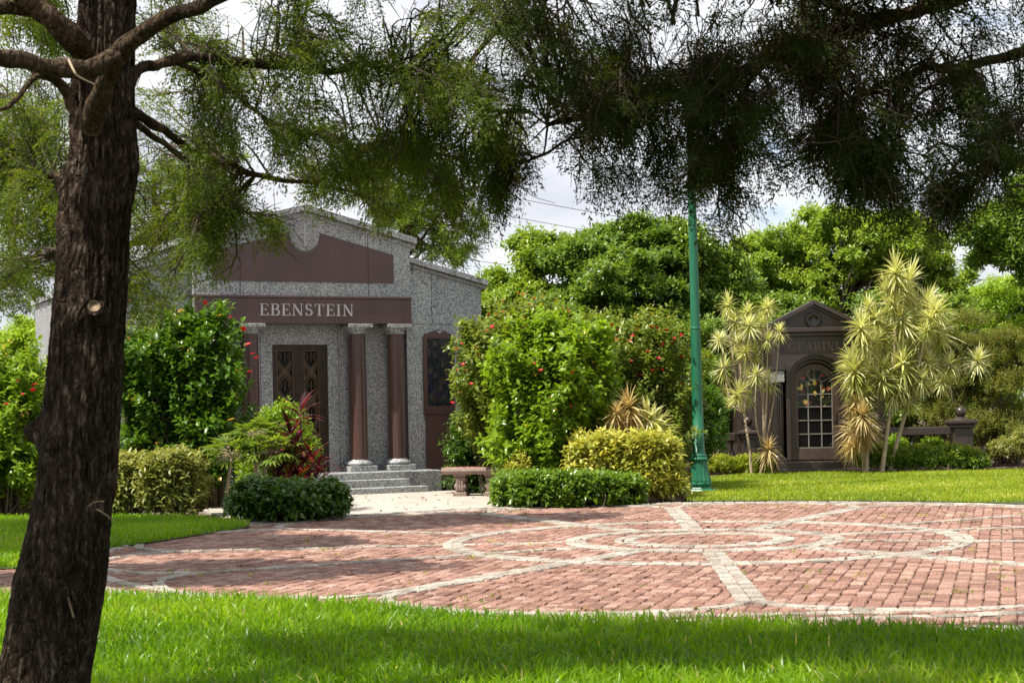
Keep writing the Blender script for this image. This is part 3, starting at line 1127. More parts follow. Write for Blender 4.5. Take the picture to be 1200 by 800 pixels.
M['stained'] = stained_mat()
b = MB()
b.box(wo0, wo1, .240, .2485, wz0, wz1)
b.build('glass', M['stained'], win)
b = MB()
for k in range(1, 4):
    x = wo0 + (wo1 - wo0) * k / 4
    b.box(x - .005, x + .005, .230, .2445, wz0, wz1)
for k in range(1, 7):
    z = wz0 + (wz1 - wz0) * k / 7
    b.box(wo0, wo1, .232, .2440, z - .004, z + .004)
for t0 in (wz0 + .12, wz0 + .62):
    pts = [(2.59 + .17 * math.sin(t), t0 + .25 - .25 * math.cos(t)) for t in np.linspace(0, 2 * math.pi, 20)]
    for u in range(19):
        b.tube([(pts[u][0], .2365, pts[u][1]), (pts[u + 1][0], .2365, pts[u + 1][1])], .004, 4)
b.build('leading', M['iron'], win)
b = MB()
b.box(wx0 + .03, wx1 - .0, .219, .30, .0, 1.343)
b.build('apron_panel', M['redstone'], tomb)
# left wing twin of that window
b = MB()
b.box(-wx1, -wx0, .217, .30, 1.37, 2.80)
b.build('blind_window', M['redstone'], tomb)

# ------------------------------------------------------------------ dark brown tomb
X2 = W(954, 440, 34.0)[0]
tomb2 = empty('mausoleum', (X2, 34.0, 0), 0, 'small dark brown granite tomb with an arched glass door and a pediment lettered GUARINI', 'mausoleum')
b = MB()
b.box(-1.55, -.62, .42, 3.4, 0, 2.62)
b.box(.63, 1.55, .42, 3.4, 0, 2.62)
b.box(-.62, .63, 1.5, 3.4, 0, 2.62)
b.box(-.62, .63, .42, 1.5, 2.45, 2.62)
b.box(-.88, -.62, .20, .42, .22, 2.42)
b.box(.63, .89, .20, .42, .22, 2.42)
b.build('wall', M['darkstone'], tomb2)
b = MB()
b.box(-1.66, 1.66, .30, 3.5, 2.62, 2.70, .01)
b.box(-1.74, 1.74, .22, 3.6, 2.703, 2.84, .02)
b.build('eave', M['darkstone'], tomb2)
b = MB()
b.box(-1.5, 1.5, .5, 3.3, 2.84, 2.93, .02)
b.build('roof', M['darkstone'], tomb2)


def arch_pts(r, zc, x=.035, n=28):
    return [(x + r * math.cos(math.pi * t / n), zc + r * math.sin(math.pi * t / n)) for t in range(n + 1)]


def arch_ring(b, r0, r1, zc, zb, y0, y1, x=.035):
    n = 28
    i, o = arch_pts(r0, zc, x), arch_pts(r1, zc, x)
    i = [(x + r0, zb)] + i + [(x - r0, zb)]
    o = [(x + r1, zb)] + o + [(x - r1, zb)]
    for k in range(len(i) - 1):
        b.prism_xz([i[k], o[k], o[k + 1], i[k + 1]], y0, y1)


AX = .035
b = MB()      # the arched front with the frieze: spandrels above the arch
zc = 1.79
o = arch_pts(.61, zc)
for k in range(len(o) - 1):
    (xa, za), (xb, zb) = o[k], o[k + 1]
    b.prism_xz([(xb, zb), (xa, za), (xa, 2.775), (xb, 2.775)], 0, .42)
b.box(-.86, AX - .61, 0, .42, 2.19, 2.775)
b.box(AX + .61, .87, 0, .42, 2.19, 2.775)
frz = b.build('frieze', M['darkstone'], tomb2)
inscription('GUARINI', .185, .13, 1.03, .0, 2.475, 0, .007, M['letter_dark'], frz)
b = MB()
arch_ring(b, .525, .608, zc, .24, .06, .42, AX)
arch_ring(b, .475, .523, zc - .02, .24, .12, .42, AX)
b.build('arch_surround', M['darkstone'], tomb2)
# pediment
b = MB()
b.box(-.94, .95, -.14, .44, 2.86, 2.955, .012)
b.box(-.90, .91, -.07, .43, 2.78, 2.857, .012)
b.prism_xz([(-.82, 2.957), (.83, 2.957), (.005, 3.40)], .03, .43)
for sg in (-1, 1):
    for z0, z1, pr in ((-.10, -.045, -.05), (-.04, .04, -.15)):
        p = [(.005, 3.475 + z0), (.005 + sg * .965, 2.985 + z0), (.005 + sg * .965, 2.985 + z1), (.005, 3.475 + z1)]
        b.prism_xz(p if sg < 0 else p[::-1], pr, .5 + .01 * sg)
ped = b.build('pediment', M['darkstone'], tomb2)
b = MB()
prof = [(.02, -.01), (.085, -.008), (.095, -.02), (.115, -.03), (.165, -.03), (.17, -.015), (.17, .03)]
vs, fs, n = [], [], 32
for r_, y_ in prof:
    for k in range(n):
        t = 2 * math.pi * k / n
        vs.append((.01 + r_ * math.cos(t), y_ - .004, 3.11 + r_ * math.sin(t)))
for i in range(len(prof) - 1):
    for k in range(n):
        fs.append((i * n + k, i * n + (k + 1) % n, (i + 1) * n + (k + 1) % n, (i + 1) * n + k))
fs.append(tuple(reversed(range(n))))
b.add(vs, fs, True)
b.build('medallion', M['polished'], ped)
# fluted dark columns with pale capitals, door, steps
for sg in (-1, 1):
    xc = .005 + sg * .755
    b = MB()
    nfl, rr0 = 18, .118
    vs, fs = [], []
    for z in (.34, 1.84):
        for k in range(nfl * 4):
            t = 2 * math.pi * k / (nfl * 4)
            r_ = rr0 - (.012 if k % 4 == 2 else .006 if k % 4 in (1, 3) else 0)
            vs.append((xc + r_ * math.cos(t), .10 + r_ * math.sin(t), z))
    m_ = nfl * 4
    for k in range(m_): fs.append((k, (k + 1) % m_, m_ + (k + 1) % m_, m_ + k))
    b.add(vs, fs)
    cl = b.build('column', M['polished'], tomb2)
    b = MB()
    b.box(xc - .15, xc + .15, -.055, .2, .22, .285, .008)
    b.lathe([(.14, .286), (.145, .305), (.13, .325), (.12, .34)], xc, .10, 24)
    b.build('base', M['darkstone'], cl)
    b = MB()
    b.box(xc - .135, xc + .135, -.045, .2, 1.842, 2.085, .012)
    b.build('capital', M['capstone'], cl)
    b = MB()
    b.box(xc - .165, xc + .165, -.075, .2, 2.087, 2.185, .014)
    b.build('abacus', M['polished'], cl)
b = MB()
zd = 1.745
arch_ring(b, .37, .473, zd, .24, .17, .23, AX)
b.box(AX - .37, AX + .37, .172, .228, .24, .475)
door = b.build('door', M['frame_dark'], tomb2)
b = MB()
g = arch_pts(.372, zd, AX)
b.prism_xz([(AX - .372, .476), (AX + .372, .476)] + g, .205, .212)
b.build('pane', M['grille_glass'], door)
b = MB()
for x in (-.135, .135):
    b.box(AX + x - .011, AX + x + .011, .185, .205, .476, zd + .12)
for z in (.476, .76, 1.04, 1.32, 1.58):
    b.box(AX - .37, AX + .37, .187, .204, z, z + .022)
for q in (-.37, .352):
    b.box(AX + q, AX + q + .018, .186, .203, .476, zd)
arch_ring(b, .352, .369, zd, zd, .188, .204, AX)
for t in (30, 60, 90, 120, 150):
    b.tube([(AX + .15 * math.cos(rad(t)), .195, zd + .15 * math.sin(rad(t))), (AX + .355 * math.cos(rad(t)), .195, zd + .355 * math.sin(rad(t)))], .009, 6)
arch_ring(b, .15, .168, zd, zd, .19, .203, AX)
b.build('glazing_bars', M['muntin'], door)
b = MB()
b.box(AX + .39, AX + .43, .145, .17, 1.02, 1.22)
b.build('door_handle', M['bronze_trim'], door)


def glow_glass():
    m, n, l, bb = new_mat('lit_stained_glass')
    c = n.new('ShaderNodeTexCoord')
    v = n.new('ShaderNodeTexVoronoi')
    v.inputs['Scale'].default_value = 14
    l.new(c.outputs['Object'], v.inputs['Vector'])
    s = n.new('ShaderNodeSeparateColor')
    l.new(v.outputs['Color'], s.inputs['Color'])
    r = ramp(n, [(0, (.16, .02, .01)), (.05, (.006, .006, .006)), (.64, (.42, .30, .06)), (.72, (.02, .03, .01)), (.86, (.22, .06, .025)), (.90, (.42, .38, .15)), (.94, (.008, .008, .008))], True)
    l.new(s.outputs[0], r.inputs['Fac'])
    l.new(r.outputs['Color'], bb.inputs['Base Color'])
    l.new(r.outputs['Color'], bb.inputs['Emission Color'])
    bb.inputs['Emission Strength'].default_value = .11  # glow stands for daylight through the rear window, put into the glass
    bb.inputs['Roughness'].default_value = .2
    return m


b = MB()
b.prism_xz([(AX - .345, 1.33), (AX + .345, 1.33)] + arch_pts(.345, zd, AX), .2, .2045)
b.build('stained_glow_panel', glow_glass(), door)  # rear window's colours, set as a glowing panel at the door pane
b = MB()
b.box(-.82, .93, -.42, .42, -.04, .215, .012)
b.build('step', M['darkstone'], tomb2)
b = MB()
b.box(-.90, 1.01, -.62, -.425, -.04, .075, .01)
b.build('step', M['darkstone'], tomb2)

# balustrades beside it
def baluster_mb(x, y, z0, z1):
    b = MB()
    h = z1 - z0
    pr = [(.055, 0), (.055, .06), (.035, .08), (.05, .16), (.068, .30), (.06, .42), (.035, .58), (.028, .70), (.034, .80), (.03, .84), (.05, .88), (.055, 1)]
    b.lathe([(r_, z0 + t * h) for r_, t in pr], x, y, 16)
    return b


def post(b, x, y, w, zt):
    b.box(x - w / 2, x + w / 2, y - w / 2, y + w / 2, -.04, zt - .30, .012)
    b.box(x - w / 2 - .04, x + w / 2 + .04, y - w / 2 - .04, y + w / 2 + .04, zt - .298, zt - .23, .012)
    b.box(x - w / 2 - .09, x + w / 2 + .09, y - w / 2 - .09, y + w / 2 + .09, zt - .228, zt - .13, .03)
    b.lathe([(w * .42, zt - .13), (w * .3, zt - .09), (.06, zt - .06)], x, y, 20)


bal = empty('balustrade', (X2 + 1.5, 34.6, 0), 0, 'dark stone balustrade with a ball topped end post, right of the brown tomb', 'balustrade')
b = MB(); b.box(.06, 1.42, -.11, .11, .69, .865, .02); b.build('rail', M['darkstone'], bal)
b = MB(); b.box(.06, 1.42, -.12, .12, -.04, .20, .01); b.build('plinth', M['darkstone'], bal)
for k in range(6): baluster_mb(.17 + k * .225, 0, .2, .69).build('baluster', M['polished'], bal)
b = MB(); post(b, 1.66, 0, .40, 1.13); p_ = b.build('post', M['darkstone'], bal)
b = MB(); b.sphere((1.66, 0, 1.16), .115); b.build('ball_finial', M['darkstone'], p_)
b = MB(); b.box(1.55, 1.77, -.205, -.19, .2, .72, .01); b.build('inset_panel', M['darkstone'], p_)
b = MB(); post(b, -.22, -.3, .24, 1.04); p_ = b.build('post', M['darkstone'], bal)
b = MB(); b.sphere((-.22, -.3, 1.10), .105); b.build('ball_finial', M['benchstone'], p_)
bal2 = empty('balustrade', (X2 - 1.5, 34.6, 0), 0, 'dark stone balustrade left of the brown tomb behind the striped canes', 'balustrade')
b = MB(); b.box(-1.15, -.06, -.11, .11, .645, .82, .02); b.build('rail', M['darkstone'], bal2)
b = MB(); b.box(-1.15, -.06, -.12, .12, -.04, .20, .01); b.build('plinth', M['darkstone'], bal2)
for k in range(5): baluster_mb(-1.04 + k * .225, 0, .2, .645).build('baluster', M['polished'], bal2)
b = MB(); post(b, .16, -.3, .26, 1.0); p_ = b.build('post', M['darkstone'], bal2)
b = MB(); b.sphere((.16, -.3, 1.06), .10); b.build('ball_finial', M['darkstone'], p_)

# ------------------------------------------------------------------ bench
bc = W(553, 581, 27.0)
bench = empty('stone_bench', (bc[0] + .08, 27.0, .012), rad(-9), 'curved pinkish stone garden bench with carved legs beside the grey tomb', 'bench')
b = MB()
rc, n = 2.1, 20
prof = [(-.16, .352), (-.20, .372), (-.215, .41), (-.20, .447), (-.165, .462), (.165, .462), (.20, .447), (.215, .41), (.20, .372), (.16, .352)]
vs, fs = [], []
hw = .245
for i in range(n + 1):
    a = -hw + 2 * hw * i / n
    e = 1 - .0 * abs(i / n - .5)
    for r_, z in prof:
        R_ = rc + r_
        vs.append((R_ * math.sin(a), rc - R_ * math.cos(a), z))
m_ = len(prof)
for i in range(n):
    for k in range(m_): fs.append((i * m_ + k, i * m_ + (k + 1) % m_, (i + 1) * m_ + (k + 1) % m_, (i + 1) * m_ + k))
fs += [tuple(reversed(range(m_))), tuple(range(n * m_, n * m_ + m_))]
b.add(vs, fs, False)
seat = b.build('seat', M['benchstone'], bench)
for sg in (-1, 1):
    b = MB()
    a = sg * .122
    xc, yc = rc * math.sin(a), rc - rc * math.cos(a)
    pr = [(.165, .0), (.165, .05), (.14, .06), (.115, .075), (.12, .10), (.142, .14), (.138, .18), (.11, .21), (.105, .225), (.125, .25), (.135, .29), (.12, .315), (.155, .325), (.16, .351)]
    vs, fs = [], []
    for w_, z in pr:
        vs += [(xc - w_ * .66, yc - w_ * 1.05, z), (xc + w_ * .66, yc - w_ * 1.05, z), (xc + w_ * .66, yc + w_ * 1.05, z), (xc - w_ * .66, yc + w_ * 1.05, z)]
    for i in range(len(pr) - 1):
        for k in range(4): fs.append((i * 4 + k, i * 4 + (k + 1) % 4, i * 4 + 4 + (k + 1) % 4, i * 4 + 4 + k))
    fs += [(3, 2, 1, 0), tuple(range(len(pr) * 4 - 4, len(pr) * 4))]
    b.add(vs, fs)
    for k in (-1, 0, 1):
        b.box(xc - .016 + k * .04, xc + .016 + k * .04, yc - .152, yc - .10, .085, .31, .006)
    b.build('leg', M['benchstone'], bench)
b = MB()
for k in range(130):
    a = rng.uniform(-hw, hw) * .97
    R_ = rc + rng.uniform(-.19, .19)
    x, y, z = R_ * math.sin(a), rc - R_ * math.cos(a), .464 + rng.uniform(0, .006)
    s_ = rng.uniform(.009, .018)
    t = rng.uniform(0, 6.28)
    b.add([(x + s_ * math.cos(t + q), y + s_ * math.sin(t + q), z + rng.uniform(0, .008)) for q in (0, 1.57, 3.14, 4.71)], [(0, 1, 2, 3)])
pt = b.build('fallen_petals', M['petal_fall'])
pt.matrix_world = Matrix.Translation(bench.location) @ Matrix.Rotation(rad(-9), 4, 'Z')
tag(pt, 'scattering of red petals lying on the stone bench seat', 'petals', kind='stuff')

# ------------------------------------------------------------------ lamp post
pb = W(820, 577, 26.6)
lamp = empty('lamp_post', (pb[0], 26.6, 0.012), 0, 'tall tapering green metal lamp post with a flared base on the lawn edge', 'lamp post')
lean_x = -.035
b = MB()
hs = [.62, 1.5, 3.0, 4.5, 6.2]
b.tube([(lean_x * h / 5, 0, h) for h in hs], [.098, .086, .074, .066, .060], 24)
b.build('shaft', M['green'], lamp)
b = MB()
b.lathe([(.265, -.04), (.27, .035), (.25, .06), (.19, .075), (.175, .10), (.20, .125), (.205, .15), (.185, .165)], 0, 0, 8, False)
vs, fs = [], []
nf = 16
rows_ = [(.19, .165), (.188, .20), (.165, .28), (.143, .38), (.130, .47), (.128, .52)]
for r_, z in rows_:
    for k in range(nf * 2):
        t = math.pi * k / nf
        q = r_ * (1.0 if k % 2 == 0 else .90)
        vs.append((q * math.cos(t), q * math.sin(t), z))
m_ = nf * 2
for i in range(len(rows_) - 1):
    for k in range(m_): fs.append((i * m_ + k, i * m_ + (k + 1) % m_, (i + 1) * m_ + (k + 1) % m_, (i + 1) * m_ + k))
b.add(vs, fs)
b.lathe([(.135, .515), (.148, .525), (.150, .545), (.138, .56), (.122, .575), (.128, .59), (.128, .605), (.112, .625)], 0, 0, 28)
b.build('base', M['green'], lamp)
b = MB()
b.lathe([(.0775, 2.62), (.082, 2.625), (.082, 2.65), (.0775, 2.655)], lean_x * .527, 0, 24)
b.build('collar', M['green'], lamp)
b = MB()
b.box(-.05, .05, -.1005, -.06, .72, .95, .008)
b.build('access_plate', M['green'], lamp)
b = MB()
b.lathe([(.065, 6.2), (.12, 6.23), (.12, 6.28), (.08, 6.32), (.14, 6.40), (.15, 6.45)], lean_x * 1.24, 0, 20)
hd = b.build('lantern', M['green'], lamp)
b = MB()
b.lathe([(.14, 6.451), (.20, 6.60), (.21, 6.75), (.16, 6.95), (.06, 7.05)], lean_x * 1.24, 0, 20)
b.build('globe', M['capstone'], hd)

# ------------------------------------------------------------------ overhead lines far behind
def wire(p0, p1, sag, r, label):
    b = MB()
    P0, P1 = np.array(p0), np.array(p1)
    pts = []
    for k in range(25):
        t = k / 24
        q = P0 * (1 - t) + P1 * t
        q[2] -= sag * 4 * t * (1 - t)
        pts.append(q)
    b.tube(pts, r, 5)
    o = b.build('overhead_line', M['wire'])
    tag(o, label, 'cable', 'overhead lines beyond the trees')


wire(W(520, 215, 75), W(1290, 318, 62), .5, .016, 'thin dark overhead line sagging across the sky, the uppermost of three')
wire(W(520, 238, 75), W(1290, 338, 62), .5, .014, 'thin dark overhead line in the middle of the three across the sky')
wire(W(520, 300, 75), W(1290, 352, 62), .5, .014, 'thin dark overhead line, lowest of the three across the sky')
wire(W(-60, 398, 60), W(120, 392, 60), .05, .03, 'short thick cable seen left of the cedar trunk')

# ------------------------------------------------------------------ plants: shared builders
def basis(A):
    ref = np.where(np.abs(A[..., 2:3]) > .9, np.array((1., 0, 0)), np.array((0, 0, 1.)))
    B = nrm(np.cross(A, ref))
    return B, np.cross(A, B)


def shoots_on(Lv, P, A, slen, per, leafL, leafW, kind=4, upb=.8, spread=.85, droop=.18, crnd=None):
    """leafy shoots starting at P along A"""
    n = len(P)
    B, C = basis(A)
    j = np.arange(per)
    t = (j + .7) / per
    ang = j[None] * 2.4 + rng.random((n, 1)) * 6.28 + rng.normal(0, .35, (n, per))
    rad_ = B[:, None] * np.cos(ang)[..., None] + C[:, None] * np.sin(ang)[..., None]
    sl_ = slen * (.6 + .8 * rng.random((n, 1)))
    base = P[:, None] + A[:, None] * (sl_ * t[None])[..., None]
    D = rad_ * spread + A[:, None] * (.15 + .75 * t[None]**1.5)[..., None] + rng.normal(0, .22, (n, per, 3))
    N = A[:, None] * .5 + np.array((0, 0, upb)) + rng.normal(0, .28, (n, per, 3))
    R = (.62 * (rng.random((n, 1)) if crnd is None else crnd[:, None]) + .38 * rng.random((n, per)))
    old = rng.random((n, per)) < .007
    R = np.where(old, 1.0, np.clip(R * (.8 + .25 * t[None]), 0, .97))
    LL = leafL * (.65 + .6 * rng.random((n, per))) * (1.08 - .35 * t[None] ** 3)
    f = lambda a: a.reshape(-1, 3)
    Lv.blades(f(base), f(D), f(N), LL.ravel(), (LL * leafW / leafL).ravel(), R.ravel(), droop, .14, kind)


def sphere_dirs(n):
    d = rng.normal(0, 1, (n, 3))
    return nrm(d)


def ell_points(ells, n, surf=.45, lump=.5, freq=2.3, thin=0.0, thinf=2.6, zmin=.05, boxy=False):
    E = np.array(ells, dtype=float)
    w = (E[:, 3] * E[:, 4] * E[:, 5]) ** .67
    k = rng.choice(len(E), n, p=w / w.sum())
    d = sphere_dirs(n)
    d[:, 2] = np.where(d[:, 2] < -.55, -d[:, 2], d[:, 2])
    r = surf + (1 - surf) * rng.random(n) ** .55
    r *= 1 - lump / 2 + lump * (fbm(d * freq + k[:, None] * 5.1 + 9, 3) - .15)
    if boxy: r *= 1 / np.sum(np.abs(d) ** 5, 1) ** .2
    P = E[k, :3] + d * r[:, None] * E[k, 3:]
    keep = P[:, 2] > zmin
    if thin > 0: keep &= fbm(P * thinf + 31, 2) > thin
    return P[keep], d[keep]


def subclumps(ells, per_m2, r0, r1, lump=.35, surf=.55, low=-.9):
    out = []
    for e in ells:
        e = np.array(e)
        area = (e[3] * e[4] * e[5]) ** .67 * 9
        n = max(4, int(area * per_m2))
        d = sphere_dirs(n)
        d[:, 2] = np.where(d[:, 2] < low, -d[:, 2], d[:, 2])
        q = (surf + (1 - surf) * rng.random(n) ** .5) * (1 - lump / 2 + lump * fbm(d * 2.6 + e[:3], 3)) * (1 + .16 * rng.normal(0, 1, n) * (lump > .6))
        P = e[:3] + d * q[:, None] * e[3:]
        for p in P:
            r = rng.uniform(r0, r1)
            out.append((p[0], p[1], p[2], r * rng.uniform(.9, 1.6), r * rng.uniform(.9, 1.4), r * rng.uniform(.45, .95)))
    return out


def leafy(name, mat, parent, ells, n, slen, per, lL, lW, kind=4, up=.55, surf=.45, lump=.5, thin=0., zmin=.05, rand=.5, spread=.85, droop=.18, freq=2.3, boxy=False):
    Lv = Leaves()
    P, d = ell_points(ells, n, surf, lump, freq, thin, zmin=zmin, boxy=boxy)
    A = nrm(d * .7 + np.array((0, 0, up)) + rng.normal(0, rand, P.shape))
    P = P - A * slen * .5
    cl = np.clip(fbm(P * 1.7 + 50, 2) * 1.5 - .25, 0, 1) * .5 + .5 * rng.random(len(P))
    shoots_on(Lv, P, A, slen, per, lL, lW, kind, spread=spread, droop=droop, crnd=cl)
    o = Lv.build(name, mat, parent)
    o['leaf_count'] = 0
    del o['leaf_count']
    return o, P, d


def stemmy(mat, root, el, n, slen, per, lL, lW, kind=4, r0=.014, up=.9, every=.085, from_t=.38, zmin=.06, spread0=.22, droop=.2):
    """shrub grown stem by stem: each stem rises from the base and carries leafy side shoots on its upper part"""
    E = np.array(el, dtype=float)
    w = (E[:, 3] * E[:, 4] * E[:, 5]) ** .67
    which = rng.choice(len(E), n, p=w / w.sum())
    d = sphere_dirs(n)
    d[:, 2] = np.where(d[:, 2] < -.8, -d[:, 2], d[:, 2])
    q = (.35 + .75 * rng.random(n) ** .6) * (.46 + 1.05 * fbm(d * 2.4 + which[:, None] * 3.7, 3))
    T_ = E[which, :3] + d * q[:, None] * E[which, 3:]
    T_[:, 2] = np.maximum(T_[:, 2], .12)
    tb = Tubes(4)
    PP, AA, CC, DD = [], [], [], []
    for i in range(n):
        t_ = T_[i]
        b0 = np.array((rng.normal(0, spread0) + t_[0] * .35, rng.normal(0, spread0 * .6) + t_[1] * .3, -.03))
        mid = b0 * .45 + t_ * .55 + np.array((0, 0, .10 * (t_[2] - b0[2]))) + rng.normal(0, .05, 3)
        mid[:2] += (t_[:2] - b0[:2]) * -.10
        path = smooth_path([b0, mid, t_], 6)
        tb.add(path, r0 * rng.uniform(.7, 1.2), r0 * .25)
        L_ = np.linalg.norm(t_ - b0)
        m = max(3, int(L_ * (1 - from_t) / every))
        ts = from_t + (1 - from_t) * (np.arange(m) + rng.random(m)) / m
        j = ts * (len(path) - 1)
        j0 = np.minimum(j.astype(int), len(path) - 2)
        pts = path[j0] + (path[j0 + 1] - path[j0]) * (j - j0)[:, None]
        tan = nrm(path[j0 + 1] - path[j0])
        side = rng.normal(0, 1, (m, 3))
        PP.append(pts)
        AA.append(nrm(tan * .55 + nrm(side) * .75 + np.array((0, 0, up * .55))))
        CC.append(np.full(m, rng.random()) * .5 + rng.random(m) * .3 + .2 * ts)
        DD.append(np.tile(d[i], (m, 1)))
    P, A, C, D = np.vstack(PP), np.vstack(AA), np.concatenate(CC), np.vstack(DD)
    ok = P[:, 2] > zmin
    P, A, C, D = P[ok], A[ok], C[ok], D[ok]
    Lv = Leaves()
    shoots_on(Lv, P, A, slen, per, lL, lW, kind, droop=droop, crnd=np.clip(C, 0, 1))
    tb.build('stems', M['stem'], root)
    o = Lv.build('foliage', mat, root)
    return o, P, D


def stems(parent, base, ells, n, r0=.022, r1=.005, mat=None, spread=.25):
    t = Tubes(5)
    for k in range(n):
        e = ells[rng.integers(len(ells))]
        d = sphere_dirs(1)[0]
        tgt = np.array(e[:3]) + d * np.array(e[3:]) * rng.uniform(.3, .75)
        tgt[2] = max(tgt[2], .15)
        b0 = np.array((base[0] + rng.normal(0, spread), base[1] + rng.normal(0, spread * .6), -.03))
        mid = (b0 + tgt) / 2 + np.array((0, 0, .12 * abs(tgt[2]))) + rng.normal(0, .06, 3)
        t.add(smooth_path([b0, mid, tgt], 5), r0 * rng.uniform(.7, 1.2), r1)
    return t.build('stems', mat or M['stem'], parent)


def flower_mesh(name, petals=9, r=.03):
    Lv = Leaves()
    a = np.arange(petals) * 2.4
    D = np.stack([np.cos(a), np.sin(a), .35 + .5 * rng.random(petals)], 1)
    Lv.blades(np.zeros((petals, 3)), D, np.tile((0, 0, 1.), (petals, 1)), r, r * .8, rng.random(petals), .2, .1, 4)
    return np_mesh(name, np.vstack(Lv.V), np.vstack(Lv.F), np.concatenate(Lv.R))


FLOWERS = [flower_mesh('flower', 12, .042) for _ in range(3)]
for f_ in FLOWERS: f_.materials.append(M['flower'])
DEEP = [flower_mesh('flower', 14, .055) for _ in range(2)]
for f_ in DEEP: f_.materials.append(M['flower_deep'])


def add_flowers(parent, P, meshes, smin=.7, smax=1.3):
    for p in P:
        o = bpy.data.objects.new('flower', meshes[rng.integers(len(meshes))])
        COL.objects.link(o)
        o.parent = parent
        o.location = p
        o.rotation_euler = (rng.normal(-.3, .4), rng.normal(0, .4), rng.uniform(0, 6))
        s = rng.uniform(smin, smax)
        o.scale = (s, s, s)


def pick_outer(P, d, n, front=.2, up=-.2):
    ok = np.where((-d[:, 1] > front * rng.random(len(d)) - .3) & (d[:, 2] > up))[0]
    ok = ok[np.argsort(-(d[ok, 2] * .6 - d[ok, 1] + rng.random(len(ok)) * 1.2))]
    sel = rng.choice(ok[:max(n * 4, 10)], n, replace=False)
    return P[sel] + d[sel] * .10


def plant(name, px, py, Y, label, cat, group=None):
    p = W(px, py, Y)
    return empty(name, (p[0], Y, 0), 0, label, cat, group)


def ell_px(root, specs):
    """ellipsoids measured in the photo: (px, py, Y, half width px, half height px, half depth m), local to the root"""
    out = []
    for px, py, Y, hx, hy, dy in specs:
        c = W(px, py, Y)
        s = Y / F_PX
        out.append((c[0] - root.location.x, Y - root.location.y, c[2], hx * s, dy, hy * s))
    return out


# ------------------------------------------------------------------ shrubs and hedges
# tall dark green flowering shrub, left of the porch
r = plant('flowering_shrub', 222, 595, 25.4, 'tall dark green shrub with a few red blossoms, hiding the left end of the porch', 'shrub')
el = ell_px(r, [(214, 492, 25.4, 66, 96, .95), (248, 425, 25.5, 44, 60, .8), (176, 440, 25.3, 36, 56, .7), (262, 500, 25.3, 34, 70, .7), (160, 520, 25.3, 24, 70, .6), (226, 396, 25.6, 24, 34, .5)])
o, P, d = stemmy(M['hibiscus'], r, el, 310, .22, 9, .112, .068, 7)
add_flowers(r, [np.array(W(*q)) - np.array(r.location) for q in [(240, 355, 25.0), (285, 386, 24.7), (296, 415, 24.7), (291, 404, 24.7), (300, 420, 24.7), (293, 436, 24.7), (270, 372, 24.8)]], FLOWERS, .9, 1.3)
# thin jatropha behind it
r = plant('flowering_shrub', 180, 590, 26.4, 'slender shrub with small red blossoms rising against the left wing wall of the grey tomb', 'shrub')
el = ell_px(r, [(172, 392, 26.4, 22, 30, .5), (206, 385, 26.4, 16, 22, .4), (184, 430, 26.4, 40, 44, .6), (186, 500, 26.4, 44, 70, .6)])
o, P, d = stemmy(M['jatropha'], r, el, 70, .22, 8, .09, .045, 4, r0=.010)
add_flowers(r, [np.array(W(*q)) - np.array(r.location) for q in [(175, 354, 26.2), (178, 353, 26.2), (187, 358, 26.2), (217, 363, 26.2), (214, 366, 26.2), (154, 352, 26.2), (190, 392, 26.1)]], FLOWERS, .9, 1.2)
# far left bush
r = plant('flowering_shrub', 8, 600, 24.2, 'bright sunlit bush with red blossoms at the left edge, behind the cedar trunk', 'shrub')
el = ell_px(r, [(5, 500, 24.2, 62, 80, 1.0), (30, 470, 24.4, 46, 60, .8), (-30, 480, 24.4, 40, 70, .8), (10, 560, 24, 60, 50, .8)])
o, P, d = stemmy(M['lime'], r, el, 290, .22, 9, .11, .06, 7)
add_flowers(r, list(pick_outer(P, d, 10)) + [np.array(W(*q)) - np.array(r.location) for q in [(41, 451, 23.4), (26, 462, 23.4), (39, 457, 23.4), (8, 474, 23.3), (20, 446, 23.4)]], FLOWERS, .8, 1.2)
# variegated clipped hedges on the left
r = plant('hedge', 160, 606, 23.2, 'small olive green clipped hedge just right of the cedar trunk', 'hedge')
el = ell_px(r, [(152, 572, 23.3, 30, 37, .5), (135, 580, 23.3, 28, 32, .5)])
leafy('foliage', M['varieg_dull'], r, el, 1000, .17, 8, .105, .046, 7, surf=.6, up=.9, zmin=.08, lump=.3, boxy=True)
stems(r, (0, 0), el, 24, .012, .004)
r = plant('hedge', 205, 607, 23.0, 'small clipped hedge of yellow variegated leaves at the edge of the left lawn', 'hedge')
el = ell_px(r, [(206, 568, 23.0, 32, 38, .5), (190, 575, 22.9, 24, 32, .45)])
leafy('foliage', M['varieg_dull'], r, el, 1000, .17, 8, .11, .048, 7, surf=.5, up=.9, zmin=.08, lump=.45, boxy=True)
stems(r, (0, 0), el, 24, .012, .004)
# light green bush behind the fan-leaved trees
r = plant('shrub', 335, 600, 24.6, 'light green rounded bush in front of the bronze doors', 'shrub')
el = ell_px(r, [(332, 500, 24.6, 30, 30, .5), (345, 540, 24.5, 34, 40, .5), (310, 545, 24.5, 34, 40, .5)])
leafy('foliage', M['lime'], r, el, 1000, .18, 8, .075, .034, 4, surf=.5, lump=.5)
stems(r, (0, 0), el, 16, .012, .004)

